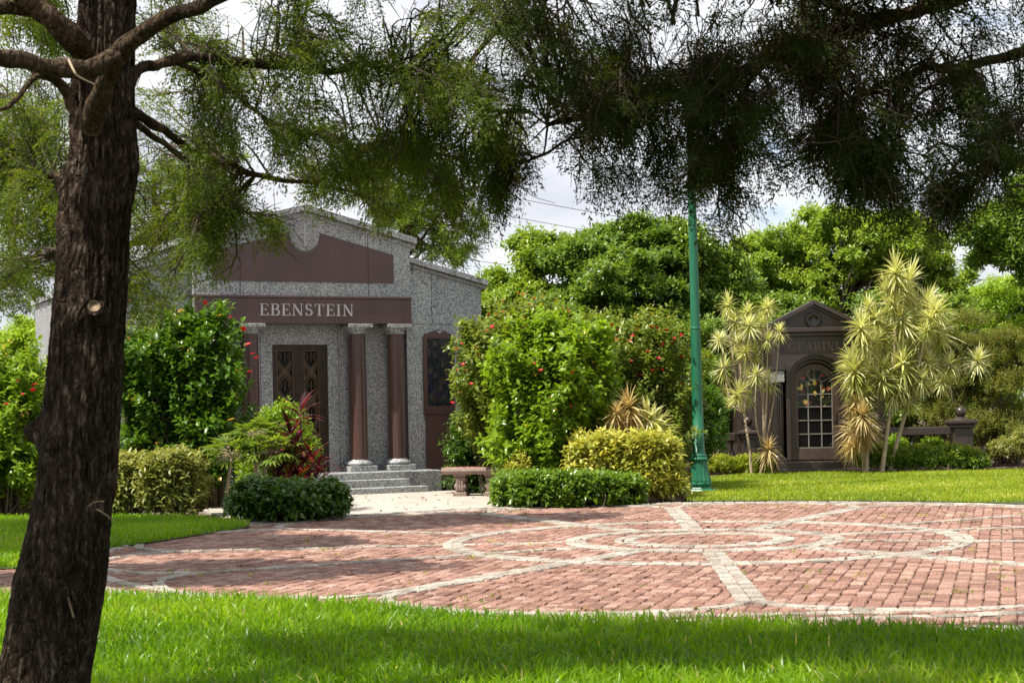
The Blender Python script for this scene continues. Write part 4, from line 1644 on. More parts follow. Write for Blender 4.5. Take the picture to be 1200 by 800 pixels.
# fan-leaved little trees
def fan_tree(px, Y, tips, label, tr):
    r = plant('fan_leaf_tree', px, 600, Y, label, 'small tree', 'fan leaved little trees by the porch')
    t = Tubes(7)
    Lv = Leaves()
    for tip in tips:
        c = W(*tip) - np.array(r.location)
        t.add(smooth_path([(rng.normal(0, .04), rng.normal(0, .04), -.03), c * np.array((.45, .5, .5)) + rng.normal(0, .03, 3), c], 7), tr, tr * .6)
        nl = 46
        a = rng.random(nl) * 6.28
        e = rng.uniform(-.35, .9, nl)
        D = np.stack([np.cos(a) * np.cos(e), np.sin(a) * np.cos(e), np.sin(e)], 1)
        ln = rng.uniform(.16, .36, nl)
        hubs = c + D * ln[:, None] * np.array((1, 1, .8))
        for h_ in hubs: t.add([c, (c + h_) / 2 + (0, 0, .03), h_], .006, .003)
        for q in range(7):     # palmate leaflets
            B, C = basis(D)
            an = (q - 3) * .46
            LD = nrm(D * math.cos(an) + B * math.sin(an) - np.array((0, 0, .12)))
            Lv.blades(hubs, LD, C * np.sign(C[:, 2:3] + 1e-6), rng.uniform(.15, .22, nl), .042, np.clip(rng.random(nl) * .7 + .2, 0, 1), .2, .12, 7)
    t.build('trunk', M['cane'], r)
    Lv.build('foliage', M['umbrella'], r)
    return r


fan_tree(262, 23.6, [(272, 535, 23.5)], 'little fan leaved tree with a leaning pale trunk, left of the red leaved plant', .035)
fan_tree(302, 23.7, [(300, 512, 23.6), (318, 530, 23.4)], 'taller little fan leaved tree right beside the red leaved plant', .032)

# red cordyline
r = plant('ti_plant', 352, 598, 23.7, 'ti plant with long crimson and orange leaves in front of the bronze doors', 'plant')
t = Tubes(6)
Lv = Leaves()
for tip in [(352, 482, 23.6, 15), (340, 508, 23.5, 16), (346, 524, 23.5, 22), (366, 538, 23.4, 22), (334, 540, 23.5, 20), (352, 556, 23.3, 24), (325, 556, 23.4, 18), (372, 556, 23.5, 16), (342, 566, 23.2, 18)]:
    c = W(*tip[:3]) - np.array(r.location)
    t.add(smooth_path([(rng.normal(0, .07), rng.normal(0, .05), -.03), c * np.array((.6, .6, .5)), c], 6), .014, .011)
    nl = tip[3]
    a = np.arange(nl) * 2.4 + rng.random() * 6
    e = np.linspace(1.1, -.25, nl) + rng.normal(0, .12, nl)
    D = np.stack([np.cos(a) * np.cos(e), np.sin(a) * np.cos(e), np.sin(e)], 1)
    N = nrm(np.array((0, 0, 1.)) - D * .3)
    Lv.blades(c - np.array((0, 0, 1)) * np.linspace(0, .16, nl)[:, None], D, N, rng.uniform(.34, .52, nl), rng.uniform(.05, .078, nl), rng.random(nl), .30, .16, 7)
t.build('stems', M['stem'], r)
Lv.build('leaves', M['ti_red'], r)
# low dark hedge at the left bed's point
r = plant('hedge', 345, 612, 21.8, 'low dark green clipped hedge at the tip of the left bed by the walk', 'hedge')
el = ell_px(r, [(300, 588, 21.9, 36, 26, .5), (345, 590, 21.8, 40, 25, .6), (385, 590, 22.1, 27, 25, .5), (330, 592, 22.3, 60, 26, .6)])
leafy('foliage', M['lowdark'], r, el, 2300, .14, 8, .088, .052, 7, surf=.5, up=.9, zmin=.03, lump=.5, freq=3.2)
stems(r, (0, 0), el, 30, .008, .003, spread=.4)

# big central shrub
r = plant('flowering_shrub', 652, 590, 25.8, 'large bright lime green bush, the biggest one between the bench and the lamp post', 'shrub')
el = ell_px(r, [(650, 465, 25.8, 70, 84, .9), (618, 440, 25.9, 48, 62, .8), (682, 445, 25.9, 48, 62, .8), (650, 410, 26.1, 60, 44, .7), (636, 530, 25.6, 54, 40, .7), (604, 500, 25.7, 38, 50, .6)])
o, P, d = stemmy(M['lime'], r, el, 380, .23, 9, .12, .068, 7, from_t=.25)
add_flowers(r, [np.array(W(*q)) - np.array(r.location) for q in [(634, 434, 24.9), (672, 436, 24.9), (626, 426, 24.9), (668, 476, 24.8)]], FLOWERS, .7, 1.0)
# flowering jatropha behind it, leaning to the window
r = plant('flowering_shrub', 606, 585, 27.75, 'airy shrub dotted with many red blossoms, between the tomb window and the lime green bush', 'shrub')
el = ell_px(r, [(572, 440, 27.0, 36, 56, .7), (600, 395, 27.0, 52, 38, .8), (650, 385, 27.0, 50, 30, .7), (560, 425, 26.9, 26, 40, .5), (560, 470, 26.9, 28, 34, .5)])
o, P, d = stemmy(M['jatropha'], r, el, 220, .24, 9, .11, .058, 7, r0=.009, spread0=.12, from_t=.42)
fl = [(608, 344), (613, 345), (626, 350), (590, 353), (620, 357), (634, 357), (652, 352), (581, 368), (573, 369), (584, 369), (590, 366), (593, 380), (577, 383), (591, 383), (614, 372), (626, 371), (650, 362), (659, 362), (665, 364), (651, 374), (669, 371), (536, 433), (543, 427), (546, 434), (552, 450), (535, 409), (541, 403), (557, 408), (561, 415), (572, 420), (577, 425), (580, 445), (576, 430), (595, 400), (570, 388), (608, 385), (540, 460), (530, 472), (567, 434)]
add_flowers(r, [W(x, y, 26.3 + .2 * math.sin(x)) - np.array(r.location) for x, y in fl], FLOWERS, .6, 1.05)
# right shrub with deep red flowers
r = plant('flowering_shrub', 750, 580, 27.2, 'loose shrub with deep red blossoms immediately left of the lamp post', 'shrub')
el = ell_px(r, [(750, 440, 27.2, 60, 60, .9), (720, 410, 27.2, 46, 40, .8), (775, 410, 27.3, 34, 44, .7), (760, 510, 27.1, 56, 60, .8), (700, 400, 27.3, 40, 34, .6)])
o, P, d = stemmy(M['jatropha'], r, el, 300, .24, 9, .10, .05, 4, r0=.011, from_t=.3)
fl = [(770, 385), (775, 388), (781, 387), (763, 384), (790, 397), (798, 393), (788, 402), (777, 404), (772, 420), (800, 418), (797, 451), (742, 394), (737, 400), (730, 416), (725, 386), (740, 423), (750, 440), (759, 412), (702, 377), (716, 381), (695, 383), (722, 398), (765, 434), (744, 452), (776, 433)]
add_flowers(r, [W(x, y, 26.4 + .2 * math.sin(x)) - np.array(r.location) for x, y in fl[:13]], DEEP, .55, .95)
add_flowers(r, [W(x, y, 26.4 + .2 * math.sin(x)) - np.array(r.location) for x, y in fl[13:]], FLOWERS, .55, 1.0)
# strappy dark plant and shade shrubs beside the bench
r = plant('shrub', 556, 575, 28.0, 'dark shaded shrub behind the stone bench under the window', 'shrub')
el = ell_px(r, [(552, 522, 28.0, 30, 46, .5), (575, 525, 28.0, 34, 44, .5), (592, 530, 27.8, 34, 50, .5), (545, 560, 28.0, 26, 24, .4), (580, 566, 27.9, 40, 24, .4)])
leafy('foliage', M['lowdark'], r, el, 2000, .2, 8, .10, .05, 4, surf=.2, lump=.5)
stems(r, (0, 0), el, 12, .008, .003)
# yellow sprig beside the bench
r = plant('hedge', 607, 580, 25.2, 'little yellow variegated bush at the right end of the stone bench', 'shrub')
el = ell_px(r, [(608, 548, 25.2, 18, 16, .3), (600, 562, 25.1, 16, 18, .3)])
leafy('foliage', M['varieg'], r, el, 320, .12, 8, .065, .028, 4, surf=.4)
stems(r, (0, 0), el, 10, .008, .003)
# variegated hedge
r = plant('hedge', 735, 590, 24.9, 'pale yellow variegated clipped hedge behind the low green one, left of the lamp post', 'hedge')
el = ell_px(r, [(700, 546, 24.9, 36, 35, .55), (740, 548, 24.9, 42, 36, .6), (770, 550, 25.0, 28, 38, .5), (745, 572, 24.9, 62, 20, .5)])
leafy('foliage', M['varieg'], r, el, 2300, .19, 8, .115, .050, 7, surf=.5, up=.9, zmin=.12, lump=.5, boxy=True)
stems(r, (0, 0), el, 44, .012, .004, spread=.5)
# low green hedge in front
r = plant('hedge', 660, 596, 23.9, 'low clipped green hedge along the back edge of the plaza, right of the bench', 'hedge')
el = ell_px(r, [(606, 578, 24.2, 28, 21, .45), (640, 577, 23.9, 40, 21, .5), (690, 577, 23.9, 42, 20, .5), (728, 578, 24.1, 26, 19, .45), (660, 579, 24.4, 66, 20, .5)])
leafy('foliage', M['lowlight'], r, el, 2700, .13, 8, .088, .052, 7, surf=.6, up=.8, zmin=.03, lump=.3, boxy=True)
stems(r, (0, 0), el, 36, .008, .003, spread=.5)
# green mass behind the lamp post
r = plant('shrub', 800, 575, 28.4, 'mid green bush behind the foot of the lamp post', 'shrub')
el = ell_px(r, [(800, 520, 28.4, 40, 44, .6), (825, 500, 28.8, 30, 50, .6), (785, 490, 28.6, 36, 44, .6)])
leafy('foliage', M['hibiscus'], r, el, 2000, .18, 9, .07, .034, 4, surf=.5, thin=.2)
stems(r, (0, 0), el, 24, .012, .004)
r = plant('shrub', 858, 560, 36.0, 'golden yellow bush behind the left balustrade', 'shrub')
el = ell_px(r, [(852, 497, 36, 30, 17, .5), (832, 505, 36, 26, 24, .5), (875, 500, 36.4, 20, 16, .5)])
leafy('foliage', M['golden'], r, el, 1100, .16, 8, .08, .035, 4, surf=.5)
stems(r, (0, 0), el, 12, .012, .004)

# hedges in front of the brown tomb
r = plant('hedge', 866, 556, 32.9, 'low golden green hedge at the foot of the left striped canes', 'hedge')
el = ell_px(r, [(845, 547, 32.9, 24, 13, .4), (880, 546, 32.9, 28, 13, .4)])
leafy('foliage', M['golden'], r, el, 1700, .11, 8, .055, .026, 4, surf=.55, zmin=.02)
stems(r, (0, 0), el, 16, .008, .003, spread=.3)
r = plant('hedge', 1080, 552, 32.7, 'long low yellow green hedge in front of the right balustrade', 'hedge')
el = ell_px(r, [(1030, 538, 32.7, 30, 15, .4), (1075, 539, 32.7, 36, 14, .45), (1120, 538, 32.7, 32, 14, .4), (1142, 542, 32.7, 16, 11, .4)])
leafy('foliage', M['lowlight'], r, el, 3400, .12, 8, .062, .03, 4, surf=.55, zmin=.02)
leafy('new_growth', M['golden'], r, [(a, b_, c + .06, d_ * .95, e, f * .95) for a, b_, c, d_, e, f in el], 800, .12, 7, .06, .026, 4, surf=.8, zmin=.2)
stems(r, (0, 0), el, 30, .008, .003, spread=.6)
r = plant('shrub', 1052, 540, 33.8, 'leafy round clump between the hedge and the right balustrade rail', 'shrub')
el = ell_px(r, [(1050, 523, 33.6, 13, 11, .3), (1092, 526, 33.6, 16, 10, .3)])
leafy('foliage', M['lime'], r, el, 300, .14, 8, .085, .04, 4, surf=.4)
stems(r, (0, 0), el, 10, .008, .003)

# ------------------------------------------------------------------ striped dracaenas
def rosette(name, nl, L, w, droop, rmin=0.0, low=-.9):
    Lv = Leaves()
    a = np.arange(nl) * 2.39996 + rng.normal(0, .15, nl)
    e = np.linspace(1.35, low, nl) + rng.normal(0, .12, nl)
    D = np.stack([np.cos(a) * np.cos(e), np.sin(a) * np.cos(e), np.sin(e)], 1)
    S = nrm(np.cross(D, np.array((0, 0, 1.)) + 1e-3))
    ln = L * rng.uniform(.78, 1.12, nl)
    ts = np.array((0, .3, .62, 1.0))
    wd = np.array((.55, 1.0, .8, .03)) * w
    base = np.array((0, 0, -1.)) * (np.linspace(0, .16, nl) * L / .45)[:, None]
    V = np.zeros((nl, 8, 3))
    for k, t in enumerate(ts):
        c = base + D * (ln * t)[:, None] - np.array((0, 0, 1.)) * (ln * droop * t ** 2.2 * np.cos(e))[:, None]
        V[:, k * 2] = c + S * wd[k] / 2
        V[:, k * 2 + 1] = c - S * wd[k] / 2
    T = []
    for k in range(3): T += [[2 * k, 2 * k + 1, 2 * k + 3], [2 * k, 2 * k + 3, 2 * k + 2]]
    F = (np.arange(nl) * 8)[:, None, None] + np.array(T)[None]
    R = np.clip(rng.random(nl) * .8 + rmin - .2 * (np.arange(nl) > nl * .8) + .1, 0, 1)
    return np_mesh(name, V.reshape(-1, 3), F.reshape(-1, 3), np.repeat(R, 8))


ROS = [rosette('leaf_rosette', 92, .42, .034, .30) for _ in range(4)]
for m_ in ROS: m_.materials.append(M['spiky'])
ROSD = [rosette('leaf_rosette', 92, .42, .034, .42, .05, -1.2) for _ in range(2)]
for m_ in ROSD: m_.materials.append(M['spiky_dry'])


def canes(label, Y, bases, tips, scale, dry=(), group='striped leaved cane plants', r0=.030, joint=None):
    root = plant('dracaena', bases[0][0], bases[0][1], Y, label, 'dracaena', group)
    O = np.array(root.location)
    tipw = [W(px, py, Y + rng.uniform(-.4, .4)) - O for px, py, bi in tips]
    for k, t in enumerate(tips):
        if t[2] < 0:
            near_ = min((q for q in range(len(tips)) if tips[q][2] >= 0), key=lambda q: np.linalg.norm(tipw[q] - tipw[k]))
            tb = Tubes(6)
            s0, c = tipw[near_] - (0, 0, .12), tipw[k]
            tb.add(smooth_path([s0, s0 * .5 + c * .5 - (0, 0, .10), c], 6), r0 * .4, r0 * .3)
            tb.build('stem', M['cane'], root)
    for bi, (bx, by) in enumerate(bases):
        mine = [k for k, t in enumerate(tips) if t[2] == bi]
        if not mine: continue
        ctr_ = np.mean([tipw[k] for k in mine], axis=0)
        ngroup = max(1, len(mine) // 7)
        gs = np.array_split(sorted(mine, key=lambda k: tipw[k][0]), ngroup)
        for g_ in gs:
            b0 = W(bx + rng.normal(0, 4), by, Y + rng.normal(0, .12)) - O
            b0[2] = -.03
            gm = np.mean([tipw[k] for k in g_], axis=0)
            zmin_ = min(tipw[k][2] for k in g_)
            fork = b0 + (gm - b0) * .55
            fork[2] = min(.55 * gm[2], .8 * zmin_)
            tb = Tubes(8)
            tb.add(smooth_path([b0, b0 * .6 + fork * .4 + rng.normal(0, .025, 3), fork], 6), r0 * 1.25, r0 * .85)
            stem = tb.build('trunk', M['cane'], root)
            for k in g_:
                c = tipw[k]
                tb = Tubes(7)
                s0 = fork if c[2] > fork[2] + .05 else b0 * .5 + fork * .5
                mid = s0 * .5 + c * .5 + np.array(((c[0] - s0[0]) * .16, 0, -.06)) + rng.normal(0, .03, 3)
                tb.add(smooth_path([s0 - (0, 0, .03), mid, c], 6), r0 * rng.uniform(.55, .7), r0 * .42)
                tb.build('stem', M['cane'], root)
    extra = []
    if scale > .9 and group and len(tips) > 10:
        for i, c in enumerate(tipw):
            if rng.random() < .7 and tips[i][2] >= 0:
                e_ = c + np.array((-.10 * (c[0] - tipw[0][0] * 0) + rng.normal(0, .07), rng.normal(0, .12), -rng.uniform(.2, .34)))
                extra.append((e_, i))
    for e_, i in extra:
        o = bpy.data.objects.new('leaf_rosette', (ROSD if i in dry else ROS)[rng.integers(2)])
        COL.objects.link(o)
        o.parent = root
        o.location = e_
        o.rotation_euler = (rng.normal(0, .3), rng.normal(0, .3), rng.uniform(0, 6.28))
        o.scale = [scale * rng.uniform(.6, .85)] * 3
    for i, c in enumerate(tipw):
        src = ROSD if i in dry else ROS
        o = bpy.data.objects.new('leaf_rosette', src[rng.integers(len(src))])
        COL.objects.link(o)
        o.parent = root
        o.location = c
        o.rotation_euler = (rng.normal(0, .22), rng.normal(0, .22) + .15 * c[0], rng.uniform(0, 6.28))
        s = scale * rng.uniform(.68, 1.14) * (.72 if tips[i][2] < 0 else 1)
        o.scale = (s, s * rng.uniform(.9, 1.1), s * rng.uniform(.8, 1.1))
    return root


zt = [(120, 55, 0), (205, 85, 0), (290, 65, 1), (150, 130, 0), (210, 145, 0), (260, 130, 1), (340, 170, 1), (290, 205, 1), (85, 205, 0), (160, 215, 0), (200, 250, 0), (240, 260, 1), (100, 325, 0), (205, 360, 0), (240, 355, 1), (290, 380, 1), (110, 430, 0), (205, 450, 0), (165, 430, 0), (292, 670, 1)]
canes('cluster of thin pale canes topped with striped tufts, left of the brown tomb door', 32.5, [(879, 545), (896, 553)], [(820 + x / 3.633, 340 + y / 3.633, k) for x, y, k in zt], .74, dry=(19,), r0=.026)
zt = [(205, 75, 1), (235, 160, 1), (110, 205, 0), (85, 265, 0), (225, 240, 1), (315, 180, 2), (325, 240, 2), (342, 275, 2), (135, 320, 0), (60, 375, 0), (195, 385, 1), (255, 330, 2), (225, 445, 1), (320, 395, 2), (395, 400, 2), (90, 440, 0), (122, 420, 0), (70, 530, 0), (88, 585, 0), (60, 620, 0), (225, 490, 1), (285, 215, 2), (160, 410, 1), (491, 388, -1), (250, 110, 1), (345, 210, 2), (300, 255, 2), (120, 250, 0), (160, 290, 0), (230, 390, 1), (200, 430, 1), (250, 470, 2), (60, 415, 0), (95, 500, 0), (85, 555, 0), (290, 340, 2), (215, 130, 1)]
canes('taller cluster of thick striped tufts on pale canes, right of the brown tomb door', 32.3, [(1013, 540), (1031, 540), (1042, 540)], [(980 + x / 2.96, 290 + y / 2.96, k) for x, y, k in zt], 1.14, dry=(17, 18, 19, 20), r0=.040)
canes('short bronzed spiky rosettes sticking out between the lime bush and the pale yellow hedge', 25.55, [(738, 580), (757, 580)], [(728, 494, 0), (737, 474, 0), (722, 482, 0), (760, 488, 1), (746, 500, 0), (768, 500, 1)], .95, dry=(0, 1, 2), r0=.02)

# ------------------------------------------------------------------ trees behind
def tree(name, label, px, Y, specs, mat, bark, n, lL, lW, per=8, slen=.3, trunk=.16, lean=0, r=(.35, .65), per_m2=1.6, kind=4, up=.6, surf=.35, group='trees behind the tombs', droop=.2, nlimb=26, thin=0, zmin=.3, cat='tree', lump=.9, ssurf=.45, tfrac=.45):
    root = plant(name, px, 540, Y, label, cat, group)
    big = ell_px(root, specs)
    sub = subclumps(big, per_m2, r[0], r[1], lump, ssurf)
    leafy('crown', mat, root, sub, int(n * 1.05), slen, per, lL, lW, kind, up=up, surf=surf, lump=.5, thin=thin, zmin=zmin, droop=droop)
    tb = Tubes(8)
    zc_ = np.mean([e[2] for e in big])
    top = np.array((lean + np.mean([e[0] for e in big]) * .6, 0, zc_ * (tfrac + .25)))
    fork = top * np.array((.7, 1, .6))
    tb.add(smooth_path([(0, 0, -.05), fork * .5 + rng.normal(0, .05, 3) * (1, 1, 0), fork, top], 6), trunk, trunk * .6)
    tb.build('trunk', bark, root)
    tl = Tubes(6)
    order = rng.permutation(len(sub))[:nlimb]
    for k in order:
        e = np.array(sub[k][:3])
        s0 = fork + (top - fork) * rng.random()
        mid = (s0 + e) / 2 + np.array((0, 0, .12 * np.linalg.norm(e - s0))) + rng.normal(0, .12, 3)
        tl.add(smooth_path([s0, mid, e], 6), trunk * rng.uniform(.22, .42), trunk * .08)
    tl.build('limbs', bark, root)
    return root


tree('broadleaf_tree', 'smaller tree with yellow green leaves just right of the grey tomb roof', 625, 44,
     [(600, 365, 44, 40, 34, 1.3), (640, 345, 44, 44, 40, 1.5), (580, 345, 44.5, 26, 24, 1.0), (660, 390, 43.5, 50, 50, 1.5), (600, 420, 44, 60, 60, 1.5), (634, 306, 44, 34, 20, .9)],
     M['tree_b'], M['graybark'], 9000, .13, .075, r=(.14, .42), per_m2=4.0, surf=.2)
tree('broadleaf_tree', 'large bright leafy tree rising behind the lamp post', 745, 42,
     [(740, 340, 42, 70, 62, 2.0), (700, 310, 42.5, 44, 40, 1.4), (790, 330, 42, 54, 60, 1.6), (760, 290, 42, 40, 28, 1.2), (700, 380, 41.5, 60, 60, 1.6), (780, 400, 41.5, 60, 70, 1.6), (806, 300, 42.5, 30, 30, 1.1), (664, 300, 42.4, 30, 18, .9)],
     M['tree_a'], M['graybark'], 15500, .155, .08, r=(.14, .44), per_m2=3.8, kind=7, surf=.2)
tree('broadleaf_tree', 'spreading tree with grey forked limbs, directly above the brown tomb roof', 950, 46,
     [(900, 330, 46, 60, 40, 1.8), (975, 300, 46, 70, 44, 2.0), (1035, 300, 46, 60, 44, 1.8), (990, 268, 46, 50, 20, 1.2), (1080, 320, 46.5, 46, 40, 1.5), (950, 350, 45.5, 80, 30, 1.5), (880, 300, 46.5, 30, 22, 1.0), (1100, 350, 46, 40, 36, 1.4), (1050, 272, 46, 40, 18, 1.1)],
     M['tree_b'], M['graybark'], 11500, .135, .075, r=(.12, .36), per_m2=4.2, surf=.2, nlimb=60, trunk=.2, lump=1.1)
tree('broadleaf_tree', 'tree with glossy mid green leaves filling the gap between lamp post and brown tomb', 850, 43,
     [(850, 360, 43, 46, 54, 1.5), (830, 330, 43, 34, 40, 1.2), (870, 400, 42.5, 50, 60, 1.5), (840, 450, 42, 46, 50, 1.3)],
     M['tree_a'], M['graybark'], 8500, .15, .08, r=(.14, .42), per_m2=4.0, surf=.2)
tree('flame_tree', 'flat topped feathery yellow green tree at the right edge behind the dark olive shrubs', 1180, 52,
     [(1150, 352, 52, 44, 12, 1.8), (1190, 350, 52, 46, 14, 1.8), (1130, 375, 52, 40, 14, 1.6), (1180, 385, 51.5, 50, 14, 1.7), (1215, 365, 52, 40, 20, 1.6), (1105, 395, 51, 30, 16, 1.2), (1180, 420, 51, 56, 24, 1.6)],
     M['tree_c'], M['graybark'], 9500, .12, .05, r=(.3, .6), per_m2=2.2)
tree('broadleaf_tree', 'dark leaved tree leaning in from the right edge, above the flat topped feathery tree', 1330, 34,
     [(1190, 290, 34, 40, 30, 1.0), (1160, 270, 34, 30, 22, .8), (1225, 260, 34, 50, 60, 1.2), (1150, 295, 34, 20, 14, .5), (1250, 330, 34, 40, 60, 1.2)],
     M['tree_a'], M['graybark'], 6000, .12, .05, r=(.16, .36), per_m2=4.0, trunk=.06, nlimb=5)
tree('broadleaf_tree', 'shaded dark tree mass directly behind the brown tomb and its canes', 1060, 41,
     [(1040, 430, 41, 70, 60, 1.5), (1090, 430, 41, 60, 60, 1.5), (930, 420, 41, 60, 50, 1.3), (1100, 490, 40.5, 80, 50, 1.3), (870, 470, 41, 40, 44, 1.2)],
     M['tree_a'], M['graybark'], 9500, .13, .07, r=(.35, .6), per_m2=1.8)
# olive upright shrubs, right
for k, (px, Y, sp, lab, nn) in enumerate((
        (1120, 36.5, [(1118, 455, 36.5, 36, 60, .9), (1105, 420, 36.6, 26, 44, .7), (1135, 410, 36.8, 26, 44, .7), (1120, 505, 36.3, 44, 40, .8)], 'olive green bottlebrush shrub with reddish tips right behind the ball topped post', 4600),
        (1180, 36.8, [(1180, 440, 36.8, 36, 56, .9), (1165, 480, 36.6, 40, 54, .9), (1200, 470, 36.8, 34, 60, .9), (1180, 515, 36.3, 40, 30, .8)], 'olive green bottlebrush shrub at the right edge of the far lawn', 4600))):
    r = plant('bottlebrush_shrub', px, 545, Y, lab, 'shrub', 'olive shrubs beyond the balustrade')
    el = ell_px(r, sp)
    leafy('foliage', M['olive'], r, subclumps(el, 3.4, .16, .34), nn, .22, 10, .075, .018, 4, up=1.2, rand=.35, surf=.3, spread=.7)
    stems(r, (0, 0), el, 36, .02, .005)
r = plant('shrub', 1186, 545, 34.6, 'small dry pale shrub at the foot of the olive shrubs on the right', 'shrub')
el = ell_px(r, [(1180, 528, 34.6, 26, 14, .4), (1205, 520, 34.6, 24, 20, .4)])
leafy('foliage', M['varieg_dull'], r, el, 700, .14, 8, .075, .03, 4, surf=.4)
stems(r, (0, 0), el, 12, .01, .003)
# thick shrubbery behind the centre bushes so that no gap opens to the horizon
tree('broadleaf_tree', 'dense dark bushy tree behind the flowering shrubs, left of the lamp post', 690, 36,
     [(640, 430, 36, 70, 60, 1.1), (740, 440, 36, 70, 64, 1.1), (800, 460, 36, 44, 60, 1.0), (690, 500, 35.6, 100, 40, 1.0)],
     M['tree_a'], M['graybark'], 9000, .12, .06, r=(.3, .5), per_m2=2.0)
# left background
tree('broadleaf_tree', 'sunlit yellow green tree far back at the left edge under the cable', 15, 46,
     [(10, 430, 46, 50, 40, 1.4), (40, 410, 46, 36, 34, 1.2), (-40, 420, 46, 50, 50, 1.5), (20, 470, 45.5, 70, 40, 1.3)],
     M['tree_c'], M['graybark'], 6500, .13, .06, r=(.14, .42), per_m2=4.0, surf=.2)


# pines behind the grey tomb
def pine(label, px, Y, tops, trunk_top, n_t, nl, L):
    root = plant('pine_tree', px, 540, Y, label, 'pine tree', 'pines behind the grey tomb')
    O = np.array(root.location)
    Lv = Leaves()
    tb = Tubes(7)
    tt = W(*trunk_top, Y) - O
    tb.add(smooth_path([(0, 0, -.05), tt * np.array((.4, 1, .5)) + (.1, 0, 0), tt], 8), .17, .05)
    tb.build('trunk', M['limb'], root)
    tl = Tubes(5)
    for (px_, py_, hx, hy) in tops:
        c = W(px_, py_, Y) - O
        s = Y / F_PX
        s0 = tt * rng.uniform(.72, .98)
        tl.add(smooth_path([s0, (s0 + c) / 2 + (0, 0, -.1), c], 6), .05, .018)
        nn = max(6, int(n_t * hx * hy / 900))
        for k in range(nn):
            d = rng.normal(0, .5, 3) * np.array((hx * s, .5, hy * s))
            p = c + d
            q = p - nrm(d * .5 + np.array((0, 0, .25)) + rng.normal(0, .2, 3)) * .35
            tl.add([c + (q - c) * .5 + rng.normal(0, .04, 3), q, p], .010, .005)
            ax = nrm(p - q)
            # needles fan out along the last part of the twig
            t = rng.random(nl)
            base = q + (p - q) * (.35 + .65 * t)[:, None]
            D = nrm(ax * rng.uniform(.35, 1.1, (nl, 1)) + rng.normal(0, .6, (nl, 3)))
            Nn = nrm(np.cross(D, rng.normal(0, 1, (nl, 3))))
            Lv.blades(base, D, Nn, L * rng.uniform(.7, 1.1, nl), .012, np.clip(rng.random(nl) * .6 + .4 * rng.random(), 0, 1), .1, .1, 4)
    tl.build('limbs', M['limb'], root)
    Lv.build('needles', M['pine'], root)


pine('tall pine with long needle tufts showing over the right slope of the grey tomb roof', 470, 37,
     [(490, 255, 34, 26), (520, 240, 34, 26), (540, 285, 26, 20), (500, 290, 30, 20), (525, 300, 26, 16), (470, 225, 34, 28), (450, 250, 30, 24), (555, 262, 20, 16), (500, 205, 36, 24), (440, 200, 36, 26), (470, 180, 30, 20), (420, 220, 30, 24), (510, 270, 24, 20)],
     (470, 215), 26, 46, .30)
pine('second pine standing further left behind the grey tomb, mostly hidden by cedar boughs', 180, 40,
     [(190, 200, 50, 34), (150, 240, 44, 30), (230, 230, 44, 30), (120, 290, 44, 30), (200, 270, 50, 30), (60, 300, 50, 26), (10, 320, 44, 26), (40, 350, 40, 20), (90, 330, 40, 26), (250, 180, 40, 30)],
     (180, 210), 18, 40, .30)

# far wood line that closes the horizon
Lv = Leaves()
E_ = []
for k in range(110):
    x = rng.uniform(-75, 75)
    E_.append((x, rng.uniform(82, 96), rng.uniform(.8, 2.6), rng.uniform(2, 3.6), 2.0, rng.uniform(1.6, 2.8)))
P, d = ell_points(E_, 9000, .7, .4, zmin=.1)
A = nrm(d + np.array((0, 0, .6)) + rng.normal(0, .4, P.shape))
shoots_on(Lv, P, A, .7, 6, .42, .28, 4)
o = Lv.build('far_wood', M['tree_a'])
tag(o, 'far line of green woodland along the horizon behind everything', 'woodland', kind='stuff')

# ------------------------------------------------------------------ near cedar: trunk
TY = 7.25
prof = [(-560, 122, 136), (-340, 110, 150), (-130, 98, 160), (-60, 94, 161), (0, 88, 161), (60, 84, 160), (100, 78, 160), (180, 77, 161), (215, 70, 158), (260, 62, 154), (300, 63, 153), (350, 59, 151), (420, 54, 147), (500, 46, 143), (560, 42, 140), (600, 35, 134), (640, 26, 131), (700, 13, 124), (760, 3, 113), (800, -6, 106), (840, -22, 104), (868, -46, 112)]
prof = np.array(prof, float)
NZ, NT = 760, 200
pys = np.linspace(-560, 868, NZ)
lft, rgt = np.interp(pys, prof[:, 0], prof[:, 1]), np.interp(pys, prof[:, 0], prof[:, 2])
ker = np.hanning(25); ker /= ker.sum()
pad = lambda a: np.convolve(np.pad(a, 12, mode='edge'), ker, 'valid')
lft, rgt = pad(lft), pad(rgt)
ctr = np.array([W((a + c) / 2, y, TY) for a, c, y in zip(lft, rgt, pys)])
rad0 = (rgt - lft) / 2 * TY / F_PX
tha = np.linspace(0, 2 * math.pi, NT, endpoint=False)
CT, ST = np.cos(tha), np.sin(tha)
zz = ctr[:, 2]
TT, ZZ = np.meshgrid(tha, zz)
RR = np.repeat(rad0[:, None], NT, 1)
q = np.stack([np.cos(TT) * 1.0, np.sin(TT) * 1.0, ZZ * .35], -1).reshape(-1, 3)
lobes = (fbm(q * 1.6 + 4, 2) - .5).reshape(NZ, NT)
twist = TT + ZZ * .25 + .5 * (fbm(np.stack([np.cos(TT), np.sin(TT), ZZ * 1.2], -1).reshape(-1, 3) * 1.5, 2).reshape(NZ, NT) - .5)
fine = np.stack([np.cos(twist) * 9, np.sin(twist) * 9, ZZ * 4.2], -1).reshape(-1, 3)
f1 = vnoise(fine).reshape(NZ, NT)
f2 = vnoise(fine * np.array((2.3, 2.3, 2.0)) + 11).reshape(NZ, NT)
f3 = vnoise(fine * np.array((3.6, 3.6, 7.0)) + 17).reshape(NZ, NT)
ridge = 1 - np.abs(2 * f1 - 1)
crack = np.exp(-((2 * f1 - 1) / .22) ** 2)
crack2 = np.exp(-((2 * f2 - 1) / .25) ** 2)
